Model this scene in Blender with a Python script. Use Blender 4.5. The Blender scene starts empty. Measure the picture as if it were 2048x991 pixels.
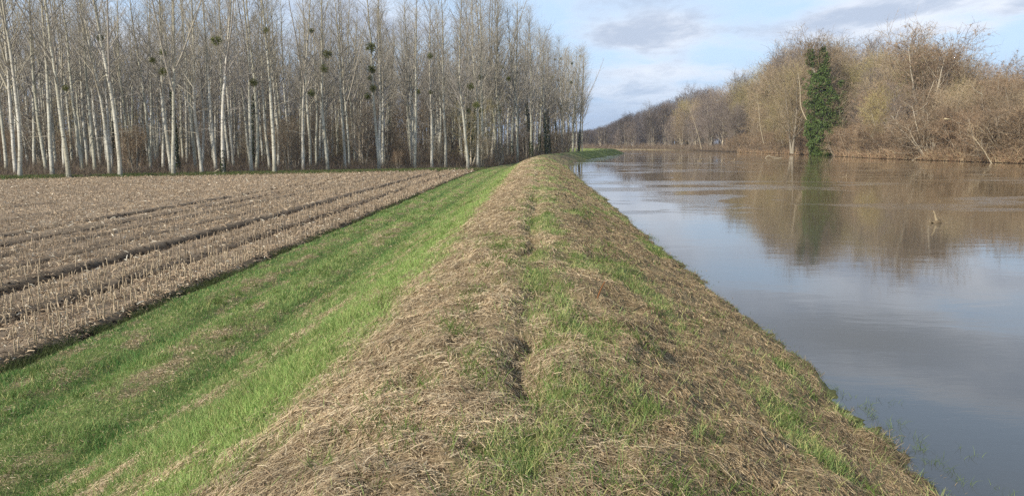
import bpy, math, random
import numpy as np
from mathutils import Vector

rng = np.random.default_rng(7)
random.seed(7)
R = math.radians

# ------------------------------------------------------------------ camera, sky, sun, exposure
FPX, PW, PH, HZ = 1550.0, 2048.0, 991.0, 288.0          # focal length in photo pixels, photo size, horizon row
CAMZ = 3.0                                               # metres above the water
PITCH = math.atan((PH / 2 - HZ) / FPX)
scene = bpy.context.scene
cam_data = bpy.data.cameras.new("camera")
cam = bpy.data.objects.new("camera", cam_data)
scene.collection.objects.link(cam)
cam_data.sensor_width = 36.0
cam_data.lens = 36.0 * FPX / PW
cam_data.clip_start = 0.1
cam_data.clip_end = 20000
cam.location = (0, 0, CAMZ)
cam.rotation_euler = (R(90) - PITCH, 0, 0)
scene.camera = cam

SUN_EL = 30.0
SUN_DIR = Vector((-0.70, -0.71, 0.0)).normalized()       # towards the sun, on the ground
sun_vec = Vector((SUN_DIR.x * math.cos(R(SUN_EL)), SUN_DIR.y * math.cos(R(SUN_EL)), math.sin(R(SUN_EL))))
sl = bpy.data.lights.new("sun", 'SUN')
sl.energy = 4.2
sl.angle = R(0.6)
sl.color = (1.0, 0.93, 0.82)
so = bpy.data.objects.new("sun", sl)
so.rotation_euler = sun_vec.to_track_quat('Z', 'Y').to_euler()
so.location = (-30, -30, 40)
scene.collection.objects.link(so)

world = bpy.data.worlds.new("World")
scene.world = world
world.use_nodes = True
scene.view_settings.view_transform = 'Standard'
scene.view_settings.look = 'None'
scene.view_settings.exposure = 0.32
scene.view_settings.gamma = 1.0
scene.view_settings.use_curve_mapping = False
scene.cycles.max_bounces = 6
scene.cycles.diffuse_bounces = 2
scene.cycles.glossy_bounces = 3
scene.cycles.transparent_max_bounces = 8
scene.cycles.use_denoising = False


class NT:
    """small helper to write node trees"""
    def __init__(self, tree):
        self.t = tree
        self.n = tree.nodes
        self.l = tree.links

    def node(self, kind, **kw):
        n = self.n.new(kind)
        for k, v in kw.items():
            setattr(n, k, v)
        return n

    def put(self, sock, v):
        if hasattr(v, 'is_output') or isinstance(v, bpy.types.NodeSocket):
            self.l.new(v, sock)
        else:
            if isinstance(v, (tuple, list)) and len(v) == 3 and sock.type == 'RGBA':
                v = (*v, 1.0)
            sock.default_value = v

    def math(self, op, a, b=0.0, c=None, clamp=False):
        n = self.node('ShaderNodeMath', operation=op, use_clamp=clamp)
        self.put(n.inputs[0], a)
        self.put(n.inputs[1], b)
        if c is not None:
            self.put(n.inputs[2], c)
        return n.outputs[0]

    def mix(self, f, a, b, blend='MIX'):
        n = self.node('ShaderNodeMix', data_type='RGBA', blend_type=blend)
        self.put(n.inputs[0], f)
        self.put(n.inputs[6], a)
        self.put(n.inputs[7], b)
        return n.outputs[2]

    def noise(self, vec=None, scale=5.0, detail=4.0, rough=0.55, dist=0.0):
        n = self.node('ShaderNodeTexNoise')
        if vec is not None:
            self.put(n.inputs['Vector'], vec)
        n.inputs['Scale'].default_value = scale
        n.inputs['Detail'].default_value = detail
        n.inputs['Roughness'].default_value = rough
        n.inputs['Distortion'].default_value = dist
        return n.outputs['Fac']

    def ramp(self, f, stops, interp='LINEAR'):
        n = self.node('ShaderNodeValToRGB')
        n.color_ramp.interpolation = interp
        e = n.color_ramp.elements
        while len(e) < len(stops):
            e.new(0.5)
        for i, (p, c) in enumerate(stops):
            e[i].position = p
            e[i].color = (*c, 1.0) if len(c) == 3 else c
        self.put(n.inputs[0], f)
        return n.outputs[0]

    def smooth(self, x, a, b):
        n = self.node('ShaderNodeMapRange', interpolation_type='SMOOTHSTEP')
        self.put(n.inputs[0], x)
        n.inputs[1].default_value = a
        n.inputs[2].default_value = b
        n.inputs[3].default_value = 0.0
        n.inputs[4].default_value = 1.0
        return n.outputs[0]

    def mapping(self, vec, scale=(1, 1, 1), loc=(0, 0, 0), rot=(0, 0, 0)):
        n = self.node('ShaderNodeMapping')
        self.put(n.inputs[0], vec)
        n.inputs['Scale'].default_value = scale
        n.inputs['Location'].default_value = loc
        n.inputs['Rotation'].default_value = rot
        return n.outputs[0]


def build_sky():
    w = NT(world.node_tree)
    for n in list(w.n):
        w.n.remove(n)
    out = w.node('ShaderNodeOutputWorld')
    bg = w.node('ShaderNodeBackground')
    bg.inputs['Strength'].default_value = 0.095
    sky = w.node('ShaderNodeTexSky', sky_type='NISHITA')
    sky.sun_disc = False
    sky.sun_elevation = R(SUN_EL)
    sky.sun_rotation = math.atan2(SUN_DIR.x, SUN_DIR.y)
    sky.air_density = 1.0
    sky.dust_density = 0.6
    sky.ozone_density = 1.3
    tc = w.node('ShaderNodeTexCoord')
    sep = w.node('ShaderNodeSeparateXYZ')
    w.l.new(tc.outputs['Generated'], sep.inputs[0])
    x, y, z = sep.outputs
    zz = w.math('ADD', w.math('MAXIMUM', z, 0.0), 0.11)
    cmb = w.node('ShaderNodeCombineXYZ')
    w.put(cmb.inputs[0], w.math('DIVIDE', x, zz))
    w.put(cmb.inputs[1], w.math('DIVIDE', y, zz))
    p = cmb.outputs[0]
    az = w.math('ARCTAN2', x, y)
    el = w.math('ARCSINE', z)
    # broad sheets and puffs, stretched across the view
    n1 = w.noise(w.mapping(p, (0.55, 0.42, 1), (3.1, 1.7, 0), (0, 0, 0.25)), 1.0, 6.0, 0.55, 0.25)
    n2 = w.noise(w.mapping(p, (0.9, 0.62, 1), (7.3, 4.2, 0.5)), 1.6, 6.0, 0.6, 0.3)
    n3 = w.noise(w.mapping(p, (1.5, .9, 1), (1.3, 9.2, 0.5)), 4.0, 5.0, 0.62, 0.5)
    f = w.math('ADD', w.math('ADD', w.math('MULTIPLY', n1, 0.45), w.math('MULTIPLY', n2, 0.42)), w.math('MULTIPLY', n3, 0.14))

    def blob(azd, eld, sa, se, amp):
        a = w.math('DIVIDE', w.math('SUBTRACT', az, R(azd)), R(sa))
        e = w.math('DIVIDE', w.math('SUBTRACT', el, R(eld)), R(se))
        d = w.math('ADD', w.math('MULTIPLY', a, a), w.math('MULTIPLY', e, e))
        return w.math('MULTIPLY', w.math('EXPONENT', w.math('MULTIPLY', d, -1.0)), amp)
    bias = blob(10.8, 7.7, 4.2, 1.5, 0.20)
    for b in ((10, 5.0, 5.0, 0.8, 0.22), (8, 3.7, 5, 0.5, 0.16), (12.5, 2.8, 5, 0.5, 0.14), (21.5, 7.4, 3.5, 0.55, 0.14), (25, 8.3, 3.5, 0.6, 0.20), (29, 9.3, 4, 0.6, 0.20),
              (29, 7.2, 3, 0.5, 0.16), (33, 8.3, 3, 0.5, 0.18), (24, 12.9, 8, 2.0, 0.26), (33, 15, 8, 1.6, 0.2), (-9, 8.5, 5, 2.0, 0.12), (-20, 6, 8, 1.5, .06),
              (12, 10.7, 9, .5, .12), (18, 17.5, 6, 1.3, -0.12), (14.5, 6.2, 3, .5, -.05), (17, 9, 4, .7, -.08)):
        bias = w.math('ADD', bias, blob(*b))
    dens = w.smooth(w.math('ADD', f, bias), 0.47, 0.63)
    # undersides: thick parts go grey-blue
    shade = w.smooth(w.math('ADD', w.math('ADD', w.math('MULTIPLY', n2, .75), w.math('MULTIPLY', n3, .25)), w.math('MULTIPLY', bias, 0.5)), 0.46, 0.66)
    ccol = w.mix(shade, (7.9, 8.3, 9.1), (4.6, 5.3, 6.6))
    dark = blob(25, 12.9, 7, 1.6, 0.8)
    ccol = w.mix(w.math('MINIMUM', dark, 1.0), ccol, (3.5, 3.6, 3.75))
    # air near the horizon is a dull slate band of distant cloud
    low = w.smooth(el, R(6.5), R(1.2))
    skyc = w.mix(w.math('MULTIPLY', w.smooth(el, R(38.0), R(9.0)), 0.85), sky.outputs[0], (5.4, 7.2, 9.6))
    skyc = w.mix(w.math('MULTIPLY', low, 0.85), skyc, (3.3, 4.6, 6.7))
    col = w.mix(w.math('MULTIPLY', dens, w.math('SUBTRACT', 0.90, w.math('MULTIPLY', low, .58))), skyc, ccol)
    w.put(bg.inputs['Color'], col)
    w.l.new(bg.outputs[0], out.inputs['Surface'])


build_sky()


# ------------------------------------------------------------------ helpers
def tag(o, label=None, cat=None, group=None, kind=None):
    if label: o['label'] = label
    if cat: o['category'] = cat
    if group: o['group'] = group
    if kind: o['kind'] = kind
    return o


def link(o, parent=None):
    scene.collection.objects.link(o)
    if parent is not None:
        o.parent = parent
    return o


def empty(name, loc=(0, 0, 0), rz=0.0):
    o = bpy.data.objects.new(name, None)
    o.location = loc
    o.rotation_euler = (0, 0, rz)
    o.empty_display_size = 0.3
    return link(o)


def pix(px, py, z=0.0):
    """world point on the level z seen at photo pixel px, py"""
    a = (px - PW / 2) / FPX
    b = (PH / 2 - py) / FPX
    d = Vector((a, math.cos(PITCH) + b * math.sin(PITCH), -math.sin(PITCH) + b * math.cos(PITCH)))
    t = (z - CAMZ) / d.z
    return Vector((d.x * t, d.y * t, z))


_tab = np.random.default_rng(11).random((256, 256))


def vnoise(x, y):
    xi = np.floor(x).astype(np.int64); yi = np.floor(y).astype(np.int64)
    fx = x - xi; fy = y - yi
    fx = fx * fx * (3 - 2 * fx); fy = fy * fy * (3 - 2 * fy)
    a = _tab[xi & 255, yi & 255]; b = _tab[(xi + 1) & 255, yi & 255]
    c = _tab[xi & 255, (yi + 1) & 255]; d = _tab[(xi + 1) & 255, (yi + 1) & 255]
    return (a * (1 - fx) + b * fx) * (1 - fy) + (c * (1 - fx) + d * fx) * fy


def fbm(x, y, oct=4, gain=0.5):
    s = 0; a = 1.0; t = 0
    for i in range(oct):
        s = s + a * vnoise(x + 17.3 * i, y - 9.1 * i); t += a
        a *= gain; x = x * 2.03; y = y * 2.03
    return s / t


def sstep(x, a, b):
    t = np.clip((x - a) / (b - a), 0, 1)
    return t * t * (3 - 2 * t)


class Geo:
    """collects quad and triangle arrays, then makes one mesh"""
    def __init__(self):
        self.v = []; self.q = []; self.t = []; self.c = []; self.n = 0

    def add(self, v, q=None, t=None, c=None):
        v = np.asarray(v, dtype=np.float32).reshape(-1, 3)
        self.v.append(v)
        if q is not None: self.q.append(np.asarray(q, dtype=np.int64).reshape(-1, 4) + self.n)
        if t is not None: self.t.append(np.asarray(t, dtype=np.int64).reshape(-1, 3) + self.n)
        if c is not None:
            c = np.asarray(c, dtype=np.float32)
            if c.ndim == 1: c = np.repeat(c[None], len(v), 0)
            self.c.append(c)
        self.n += len(v)
        return self

    def mesh(self, name, mat, smooth=False):
        v = np.concatenate(self.v)
        q = np.concatenate(self.q) if self.q else np.zeros((0, 4), np.int64)
        t = np.concatenate(self.t) if self.t else np.zeros((0, 3), np.int64)
        me = bpy.data.meshes.new(name)
        me.vertices.add(len(v)); me.vertices.foreach_set('co', v.ravel())
        loops = np.concatenate([q.ravel(), t.ravel()]).astype(np.int32)
        me.loops.add(len(loops)); me.loops.foreach_set('vertex_index', loops)
        npoly = len(q) + len(t)
        me.polygons.add(npoly)
        start = np.concatenate([np.arange(len(q)) * 4, len(q) * 4 + np.arange(len(t)) * 3]).astype(np.int32)
        me.polygons.foreach_set('loop_start', start)
        if smooth:
            me.polygons.foreach_set('use_smooth', np.ones(npoly, bool))
        me.update(calc_edges=True)
        if self.c:
            c = np.concatenate(self.c)
            a = me.color_attributes.new('Col', 'FLOAT_COLOR', 'POINT')
            rgba = np.ones((len(c), 4), np.float32); rgba[:, :3] = c
            a.data.foreach_set('color', rgba.ravel())
        me.materials.append(mat)
        return me

    def build(self, name, mat, parent=None, smooth=False):
        return link(bpy.data.objects.new(name, self.mesh(name, mat, smooth)), parent)


def tubes(P, Rr, S):
    """P (N,K,3) polylines, Rr (N,K) radii -> verts, quads of S sided tubes"""
    N, K, _ = P.shape
    T = np.gradient(P, axis=1)
    T /= np.linalg.norm(T, axis=2, keepdims=True) + 1e-9
    ref = np.zeros_like(T); ref[..., 0] = 1
    m = np.abs(T[..., 0]) > 0.8
    ref[m] = (0, 1, 0)
    m0 = m[:, :1].repeat(K, 1)
    ref = np.where(m0[..., None], np.array([0, 1.0, 0]), np.array([1.0, 0, 0]))
    A = np.cross(T, ref); A /= np.linalg.norm(A, axis=2, keepdims=True) + 1e-9
    B = np.cross(T, A)
    th = np.arange(S) * 2 * np.pi / S
    V = P[:, :, None] + Rr[:, :, None, None] * (A[:, :, None] * np.cos(th)[:, None] + B[:, :, None] * np.sin(th)[:, None])
    base = np.arange(N)[:, None, None] * K * S
    k = np.arange(K - 1)[None, :, None] * S
    s = np.arange(S)[None, None, :]; s2 = (s + 1) % S
    q = np.stack([base + k + s, base + k + s2, base + k + S + s2, base + k + S + s], -1)
    return V.reshape(-1, 3), q.reshape(-1, 4)


def ribbons(P, W, rr):
    """P (N,K,3), half width W (N,K) -> flat strips facing random ways"""
    N, K, _ = P.shape
    T = P[:, -1] - P[:, 0]
    r = rr.normal(size=(N, 3))
    A = np.cross(T, r); A /= np.linalg.norm(A, axis=1, keepdims=True) + 1e-9
    V = np.stack([P - A[:, None] * W[..., None], P + A[:, None] * W[..., None]], 2)   # N,K,2,3
    b = np.arange(N)[:, None] * K * 2; k = np.arange(K - 1)[None] * 2
    q = np.stack([b + k, b + k + 1, b + k + 3, b + k + 2], -1)
    return V.reshape(-1, 3), q.reshape(-1, 4)


# ------------------------------------------------------------------ materials
def material(name, rough=0.9, spec=0.25):
    m = bpy.data.materials.new(name)
    m.use_nodes = True
    t = NT(m.node_tree)
    bs = m.node_tree.nodes['Principled BSDF']
    bs.inputs['Roughness'].default_value = rough
    bs.inputs['Specular IOR Level'].default_value = spec
    return m, t, bs


def mat_vertex(name, rough=0.9, spec=0.2, nscale=30.0, amt=0.35, bump=0.0, trans=0.0):
    m, t, bs = material(name, rough, spec)
    at = t.node('ShaderNodeAttribute'); at.attribute_name = 'Col'
    g = t.node('ShaderNodeNewGeometry')
    n = t.noise(g.outputs['Position'], nscale, 5, 0.65)
    k = t.math('ADD', t.math('MULTIPLY', n, 2 * amt), 1 - amt)
    col = t.mix(1.0, at.outputs['Color'], k, 'MULTIPLY')
    t.put(bs.inputs['Base Color'], col)
    if bump:
        b = t.node('ShaderNodeBump'); b.inputs['Strength'].default_value = 1.0
        b.inputs['Distance'].default_value = bump
        t.put(b.inputs['Height'], n)
        t.put(bs.inputs['Normal'], b.outputs[0])
    if trans:
        tr = t.node('ShaderNodeBsdfTranslucent')
        t.put(tr.inputs[0], col)
        mx = t.node('ShaderNodeMixShader'); mx.inputs[0].default_value = trans
        t.l.new(bs.outputs[0], mx.inputs[1]); t.l.new(tr.outputs[0], mx.inputs[2])
        out = [q for q in t.n if q.type == 'OUTPUT_MATERIAL'][0]
        t.l.new(mx.outputs[0], out.inputs[0])
    return m


def mat_plant(name, c1, c2, rough=0.9, vary=0.25, trans=0.0, scale=0.6):
    """colour drifts between c1 and c2 over the plant and from plant to plant"""
    m, t, bs = material(name, rough, 0.15)
    tc = t.node('ShaderNodeTexCoord')
    oi = t.node('ShaderNodeObjectInfo')
    n = t.noise(tc.outputs['Object'], scale, 3, 0.6)
    f = t.math('ADD', t.math('MULTIPLY', t.math('SUBTRACT', n, 0.5), 1.8), oi.outputs['Random'], clamp=True)
    col = t.mix(f, c1, c2)
    k = t.math('ADD', t.math('MULTIPLY', t.noise(tc.outputs['Object'], 4.0, 3, 0.7), vary * 3), 1 - vary * 1.5)
    col = t.mix(1.0, col, k, 'MULTIPLY')
    r2 = t.node('ShaderNodeTexWhiteNoise', noise_dimensions='1D'); t.l.new(oi.outputs['Random'], r2.inputs['W'])
    col = t.mix(1.0, col, t.math('ADD', t.math('MULTIPLY', r2.outputs['Value'], .5), .72), 'MULTIPLY')
    t.put(bs.inputs['Base Color'], col)
    if trans:
        tr = t.node('ShaderNodeBsdfTranslucent')
        t.put(tr.inputs[0], col)
        mx = t.node('ShaderNodeMixShader'); mx.inputs[0].default_value = trans
        t.l.new(bs.outputs[0], mx.inputs[1]); t.l.new(tr.outputs[0], mx.inputs[2])
        out = [q for q in t.n if q.type == 'OUTPUT_MATERIAL'][0]
        t.l.new(mx.outputs[0], out.inputs[0])
    return m


def mat_poplar_bark():
    m, t, bs = material('poplar_bark', 0.85, 0.2)
    tc = t.node('ShaderNodeTexCoord')
    oi = t.node('ShaderNodeObjectInfo')
    sep = t.node('ShaderNodeSeparateXYZ'); t.l.new(tc.outputs['Object'], sep.inputs[0])
    z = sep.outputs[2]
    loc = t.node('ShaderNodeVectorMath', operation='ADD')
    t.l.new(tc.outputs['Object'], loc.inputs[0]); t.l.new(oi.outputs['Location'], loc.inputs[1])
    pos = loc.outputs[0]
    big = t.noise(t.mapping(pos, (1, 1, 0.5)), 0.8, 3, 0.6)
    base = t.mix(t.smooth(big, 0.35, 0.65), (0.70, 0.67, 0.58), (0.50, 0.46, 0.37))
    base = t.mix(t.math('MULTIPLY', oi.outputs['Random'], 0.55), base, (0.30, 0.30, 0.19))
    # knots and cracks: dark short cross marks
    kn = t.noise(t.mapping(pos, (2.2, 2.2, 6.0)), 1.4, 4, 0.65)
    base = t.mix(t.math('MULTIPLY', t.smooth(kn, 0.52, 0.66), 0.85), base, (0.07, 0.062, 0.05))
    fine = t.noise(pos, 14.0, 4, 0.7)
    base = t.mix(1.0, base, t.math('ADD', t.math('MULTIPLY', fine, 0.7), 0.65), 'MULTIPLY')
    # rough dark butt
    low = t.math('MULTIPLY', t.smooth(t.math('ADD', z, t.math('MULTIPLY', kn, 3.0)), 3.6, 0.6), 0.75)
    base = t.mix(low, base, (0.11, 0.10, 0.075))
    # upper stem is younger and yellower
    base = t.mix(t.math('MULTIPLY', t.smooth(z, 11.0, 22.0), 0.8), base, (0.30, 0.26, 0.16))
    t.put(bs.inputs['Base Color'], base)
    b = t.node('ShaderNodeBump'); b.inputs['Distance'].default_value = 0.03
    t.put(b.inputs['Height'], kn); t.put(bs.inputs['Normal'], b.outputs[0])
    return m


M = {}
M['pop_bark'] = mat_poplar_bark()
M['pop_twig'] = mat_plant('poplar_twig', (0.25, 0.21, 0.17), (0.33, 0.27, 0.18), vary=0.2)
M['pop_limb'] = mat_plant('poplar_limb', (0.33, 0.30, 0.26), (0.40, 0.36, 0.27), vary=0.25)
M['mistletoe'] = mat_plant('mistletoe_leaf', (0.11, 0.13, 0.03), (0.17, 0.18, 0.05), vary=0.4, trans=0.2, scale=3)
M['ivy'] = mat_plant('ivy_leaf', (0.075, 0.125, 0.030), (0.125, 0.185, 0.05), rough=0.5, vary=0.45, scale=2)
M['ivy_dull'] = mat_plant('ivy_dull_leaf', (0.03, 0.045, 0.015), (0.05, 0.07, 0.02), rough=0.7, vary=0.4, scale=2)
M['bark_dark'] = mat_plant('river_bark', (0.34, 0.30, 0.23), (0.46, 0.40, 0.30), vary=0.4)
M['twig_tan'] = mat_plant('tan_twig', (0.33, 0.25, 0.16), (0.42, 0.325, 0.20), vary=0.3)
M['twig_olive'] = mat_plant('olive_twig', (0.31, 0.265, 0.13), (0.40, 0.33, 0.15), vary=0.3)
M['twig_red'] = mat_plant('rust_twig', (0.27, 0.185, 0.115), (0.35, 0.26, 0.165), vary=0.35)
M['twig_grey'] = mat_plant('grey_twig', (0.22, 0.18, 0.155), (0.27, 0.22, 0.18), vary=0.3)
M['twig_dark'] = mat_plant('dark_twig', (0.10, 0.085, 0.08), (0.13, 0.11, 0.095), vary=0.3)
M['dead_leaf'] = mat_plant('dead_leaf', (0.36, 0.25, 0.16), (0.42, 0.31, 0.21), vary=0.35)
M['reed'] = mat_plant('dry_reed', (0.42, 0.32, 0.20), (0.50, 0.40, 0.26), vary=0.3)
M['grass'] = mat_vertex('grass_blade', 0.75, 0.25, 12.0, 0.25, trans=0.25)
M['straw'] = mat_vertex('straw_blade', 0.85, 0.25, 12.0, 0.25, trans=0.1)
M['stalk'] = mat_vertex('corn_stalk_skin', 0.8, 0.2, 25.0, 0.4)
M['turf'] = mat_vertex('turf', 0.97, 0.1, 22.0, 0.5, bump=0.03)
M['soil'] = mat_vertex('field_soil', 0.97, 0.1, 16.0, 0.55, bump=0.04)
M['bank'] = mat_vertex('bank_earth', 0.97, 0.1, 0.8, 0.4, bump=0.05)
M['litter'] = mat_vertex('woodland_litter', 0.97, 0.1, 1.2, 0.45, bump=0.05)


def mat_water():
    m, t, bs = material('river_water', 0.04, 0.5)
    bs.inputs['IOR'].default_value = 1.42
    g = t.node('ShaderNodeNewGeometry')
    pos = g.outputs['Position']
    silt = t.noise(t.mapping(pos, (0.03, 0.012, 1), rot=(0, 0, -0.2)), 1.0, 4, 0.6, 0.6)
    col = t.mix(t.smooth(silt, 0.35, 0.65), (0.195, 0.142, 0.076), (0.235, 0.170, 0.092))
    sp0 = t.node('ShaderNodeSeparateXYZ'); t.l.new(pos, sp0.inputs[0])
    # grey nearby, brown farther out: sky and wood reflections painted into the silt colour
    col = t.mix(t.smooth(t.math('ADD', sp0.outputs[1], t.math('MULTIPLY', sp0.outputs[0], .6)), 12.0, 60.0), (0.078, 0.080, 0.076), col)
    t.put(bs.inputs['Base Color'], col)
    # slow swells, small wavelets, and rougher tongues where the current runs
    sw = t.noise(t.mapping(pos, (0.5, 0.9, 1)), 1.0, 2, 0.5, 0.4)
    rip = t.noise(t.mapping(pos, (1.6, 4.5, 1), rot=(0, 0, 0.15)), 1.6, 3, 0.6, 0.6)
    fine = t.noise(t.mapping(pos, (3.5, 9.0, 1)), 2.0, 2, 0.6, 0.3)
    tong = t.noise(t.mapping(pos, (0.045, 0.10, 1), (1.3, 0.4, 0), (0, 0, 0.5)), 1.0, 4, 0.65, 1.6)
    mask = t.smooth(tong, 0.50, 0.60)
    sep = t.node('ShaderNodeSeparateXYZ'); t.l.new(pos, sep.inputs[0])
    far = t.smooth(sep.outputs[1], 18.0, 55.0)
    mask = t.math('MULTIPLY', mask, far)
    h = t.math('MULTIPLY', sw, 0.0035)
    h = t.math('ADD', h, t.math('MULTIPLY', rip, t.math('ADD', 0.0007, t.math('MULTIPLY', mask, 0.009))))
    h = t.math('ADD', h, t.math('MULTIPLY', fine, t.math('ADD', 0.0002, t.math('MULTIPLY', mask, 0.006))))
    b = t.node('ShaderNodeBump'); b.inputs['Strength'].default_value = 1.0
    b.inputs['Distance'].default_value = 1.0
    t.put(b.inputs['Height'], h)
    t.put(bs.inputs['Normal'], b.outputs[0])
    t.put(bs.inputs['Roughness'], t.math('ADD', 0.02, t.math('MULTIPLY', mask, 0.10)))
    return m


M['water'] = mat_water()

# ------------------------------------------------------------------ levee line
ctl = np.array([(-0.6, -20), (-0.2, -5), (0, 0), (0.9, 25), (1.75, 50), (2.55, 75), (3.4, 95), (4.9, 115), (7.4, 132), (11.2, 152), (17, 180),
                (25, 215), (31.5, 245), (34, 272), (27, 300), (4, 330), (-40, 360), (-110, 390), (-260, 430)], float)


def spline(c, step=0.25):
    out = []
    for i in range(1, len(c) - 2):
        p0, p1, p2, p3 = c[i - 1], c[i], c[i + 1], c[i + 2]
        n = max(2, int(np.linalg.norm(p2 - p1) / step))
        t = np.linspace(0, 1, n, endpoint=False)[:, None]
        out.append(0.5 * (2 * p1 + (p2 - p0) * t + (2 * p0 - 5 * p1 + 4 * p2 - p3) * t ** 2 + (3 * p1 - p0 - 3 * p2 + p3) * t ** 3))
    return np.concatenate(out)


LINE = spline(ctl)
_d = np.gradient(LINE, axis=0); _d /= np.linalg.norm(_d, axis=1, keepdims=True)
LNORM = np.stack([_d[:, 1], -_d[:, 0]], 1)                # to the river side
LARC = np.concatenate([[0], np.cumsum(np.linalg.norm(np.diff(LINE, axis=0), axis=1))])
LARC -= LARC[np.argmin(np.hypot(LINE[:, 0], LINE[:, 1]))]


def line_at(s):
    x = np.interp(s, LARC, LINE[:, 0]); y = np.interp(s, LARC, LINE[:, 1])
    nx = np.interp(s, LARC, LNORM[:, 0]); ny = np.interp(s, LARC, LNORM[:, 1])
    return x, y, nx, ny


def xc(y):
    k = LINE[:, 1] < 271
    return np.interp(y, LINE[k, 1], LINE[k, 0])


prof_u = np.array([-8.6, -8.25, -7.9, -7.3, -6.6, -5.7, -4.9, -4.3, -3.7, -2.6, -1.7, -1.0, -0.5, 0.25, 0.7, 1.3, 2.2, 3.5, 4.6, 5.6])
prof_z = np.array([-.62, -.52, -.40, -.36, -.42, -.30, -.34, -.18, 0.08, 0.62, 1.06, 1.30, 1.37, 1.35, 1.24, 0.99, 0.58, 0.0, -.5, -1.0])


def levee_z(u, s):
    """height of the bank at lateral distance u and run s"""
    wob = 0.35 * (fbm(s * 0.35, s * 0 + 3.3, 3) - 0.5)
    z = np.interp(u + wob * sstep(np.abs(u), 1.0, 2.5), prof_u, prof_z)
    edge = sstep(u, -8.5, -7.6)
    rough = sstep(u, -4.6, -1.2)
    z = z + edge * (0.07 * (fbm(u * 0.9, s * 0.8, 3) - 0.5) + (0.03 + 0.19 * rough) * (fbm(u * 2.2 + 5, s * 1.9, 4, 0.6) - 0.5))
    # clumpy ridges of rolled mulch running askew down the river side
    r = sstep(u, 0.2, 1.0)
    ang = 0.9
    a = u * math.cos(ang) + s * math.sin(ang); b = -u * math.sin(ang) + s * math.cos(ang)
    z = z + r * 0.20 * (fbm(a * 1.0, b * 2.6, 3) - 0.5)
    z = z + edge * (0.03 + .05 * rough) * (fbm(u * 7, s * 7, 3, .6) - 0.5)
    # two wheel tracks on the grass path
    for c in (-6.55, -4.85):
        z = z - 0.05 * np.exp(-((u - c) / 0.22) ** 2)
    rl = -0.18 + 0.35 * (fbm(s * 0.9, s * 0 + 5, 3) - 0.5)
    z = z - (0.02 + 0.09 * sstep(fbm(s * 0.7, u * 0 + 2, 3), 0.40, 0.6)) * np.exp(-((u - rl - 0.1) / 0.13) ** 2)
    z = z + 0.025 * np.exp(-((u - rl + 0.16) / 0.16) ** 2)
    z = z + sstep(u, 2.4, 3.2) * 0.12 * (fbm(s * 1.3, u * .6 + 9, 4, .6) - .5)
    return z


def green_amount(u, s):
    """0 dry mulch .. 1 fresh grass"""
    n = fbm(u * 1.3, s * 0.45 + 20, 4, 0.6)
    nb = fbm(u * 0.5 + 9, s * 0.12, 3)
    edge = -1.75 - 0.25 * sstep(s, 10, 60) + 0.8 * (fbm(s * 0.6, s * 0 + 1.7, 3) - 0.5) + 0.9 * (fbm(u * 3.0, s * 2.2, 4, .6) - .5)
    g = sstep(edge - u, -0.30, 0.55) * 1.0
    # mulch strips on the path
    strip = np.exp(-((u + 5.65) / 0.38) ** 2) * sstep(n, 0.40, 0.62) * .8 + np.exp(-((u + 3.75 + .5 * (nb - .5)) / 0.26) ** 2) * sstep(n, 0.50, 0.60) * 1.0
    strip = strip + np.exp(-((u + 7.1) / 0.3) ** 2) * sstep(n, 0.52, 0.66)
    strip = strip * (.5 + sstep(fbm(u * 2 + 30, s * 1.6, 3), .45, .6)) + 0.75 * sstep(fbm(u * 2.6 + 60, s * 0.9, 4, .65), .54, .66)
    g = g * (1 - 0.75 * np.clip(strip, 0, 1))
    # crest and river side: patchy
    top = sstep(u, edge, edge + 0.3)
    c = 0.10 + (0.62 - .22 * sstep(u, .6, 1.2)) * sstep(n, 0.48, 0.62) * sstep(u, -0.5, 0.1) + .3 * sstep(n, .55, .68)
    c = c + 0.42 * np.exp(-((u - 0.15) / 0.28) ** 2) * sstep(n, 0.35, 0.55)
    c = c + 0.48 * sstep(s, 12, 42) * np.exp(-((u + 0.05) / 1.0) ** 2) * sstep(nb + n, 0.8, 1.1)
    c = c + 0.35 * sstep(u, 2.5, 3.4) * sstep(n, 0.42, 0.6)
    c = c - 0.22 * np.exp(-((u + 1.1) / 0.45) ** 2)
    g = g + top * np.clip(c, 0.04, 0.85)
    g = np.maximum(g, sstep(s, 125, 165))
    return np.clip(g, 0, 1)


def turf_color(u, s, wet=True):
    g = green_amount(u, s)
    n = fbm(u * 3, s * 3, 3)
    green = np.array([0.12, 0.175, 0.05]); green2 = np.array([0.25, 0.28, 0.10])
    dry = np.array([0.30, 0.225, 0.135]); dry2 = np.array([0.20, 0.145, 0.085])
    k = n[..., None]
    cg = green * (1 - k) + green2 * k
    cd = dry2 * (1 - k) + dry * k
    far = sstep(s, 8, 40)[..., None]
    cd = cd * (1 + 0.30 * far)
    c = cd * (1 - g[..., None]) + cg * g[..., None]
    # field furrow: dark damp soil
    f = np.exp(-((u + 8.25 + .3 * (fbm(s * .5, s * 0 + 8, 3) - .5)) / 0.45) ** 2) * sstep(fbm(u * 2, s * 0.8, 3), 0.22, 0.45)
    c = c * (1 - f[..., None]) + np.array([0.035, 0.027, 0.018]) * f[..., None]
    # wet muddy line along the water
    zz = levee_z(u, s)
    w = (sstep(zz, 0.14, 0.02) * sstep(u, 2, 3))[..., None] * 0.5
    c = c * (1 - w) + np.array([0.075, 0.056, 0.034]) * w
    return c


def grid_quads(nr, nc):
    i = np.arange(nr - 1)[:, None] * nc; j = np.arange(nc - 1)[None]
    a = i + j
    return np.stack([a, a + 1, a + nc + 1, a + nc], -1).reshape(-1, 4)


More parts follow.
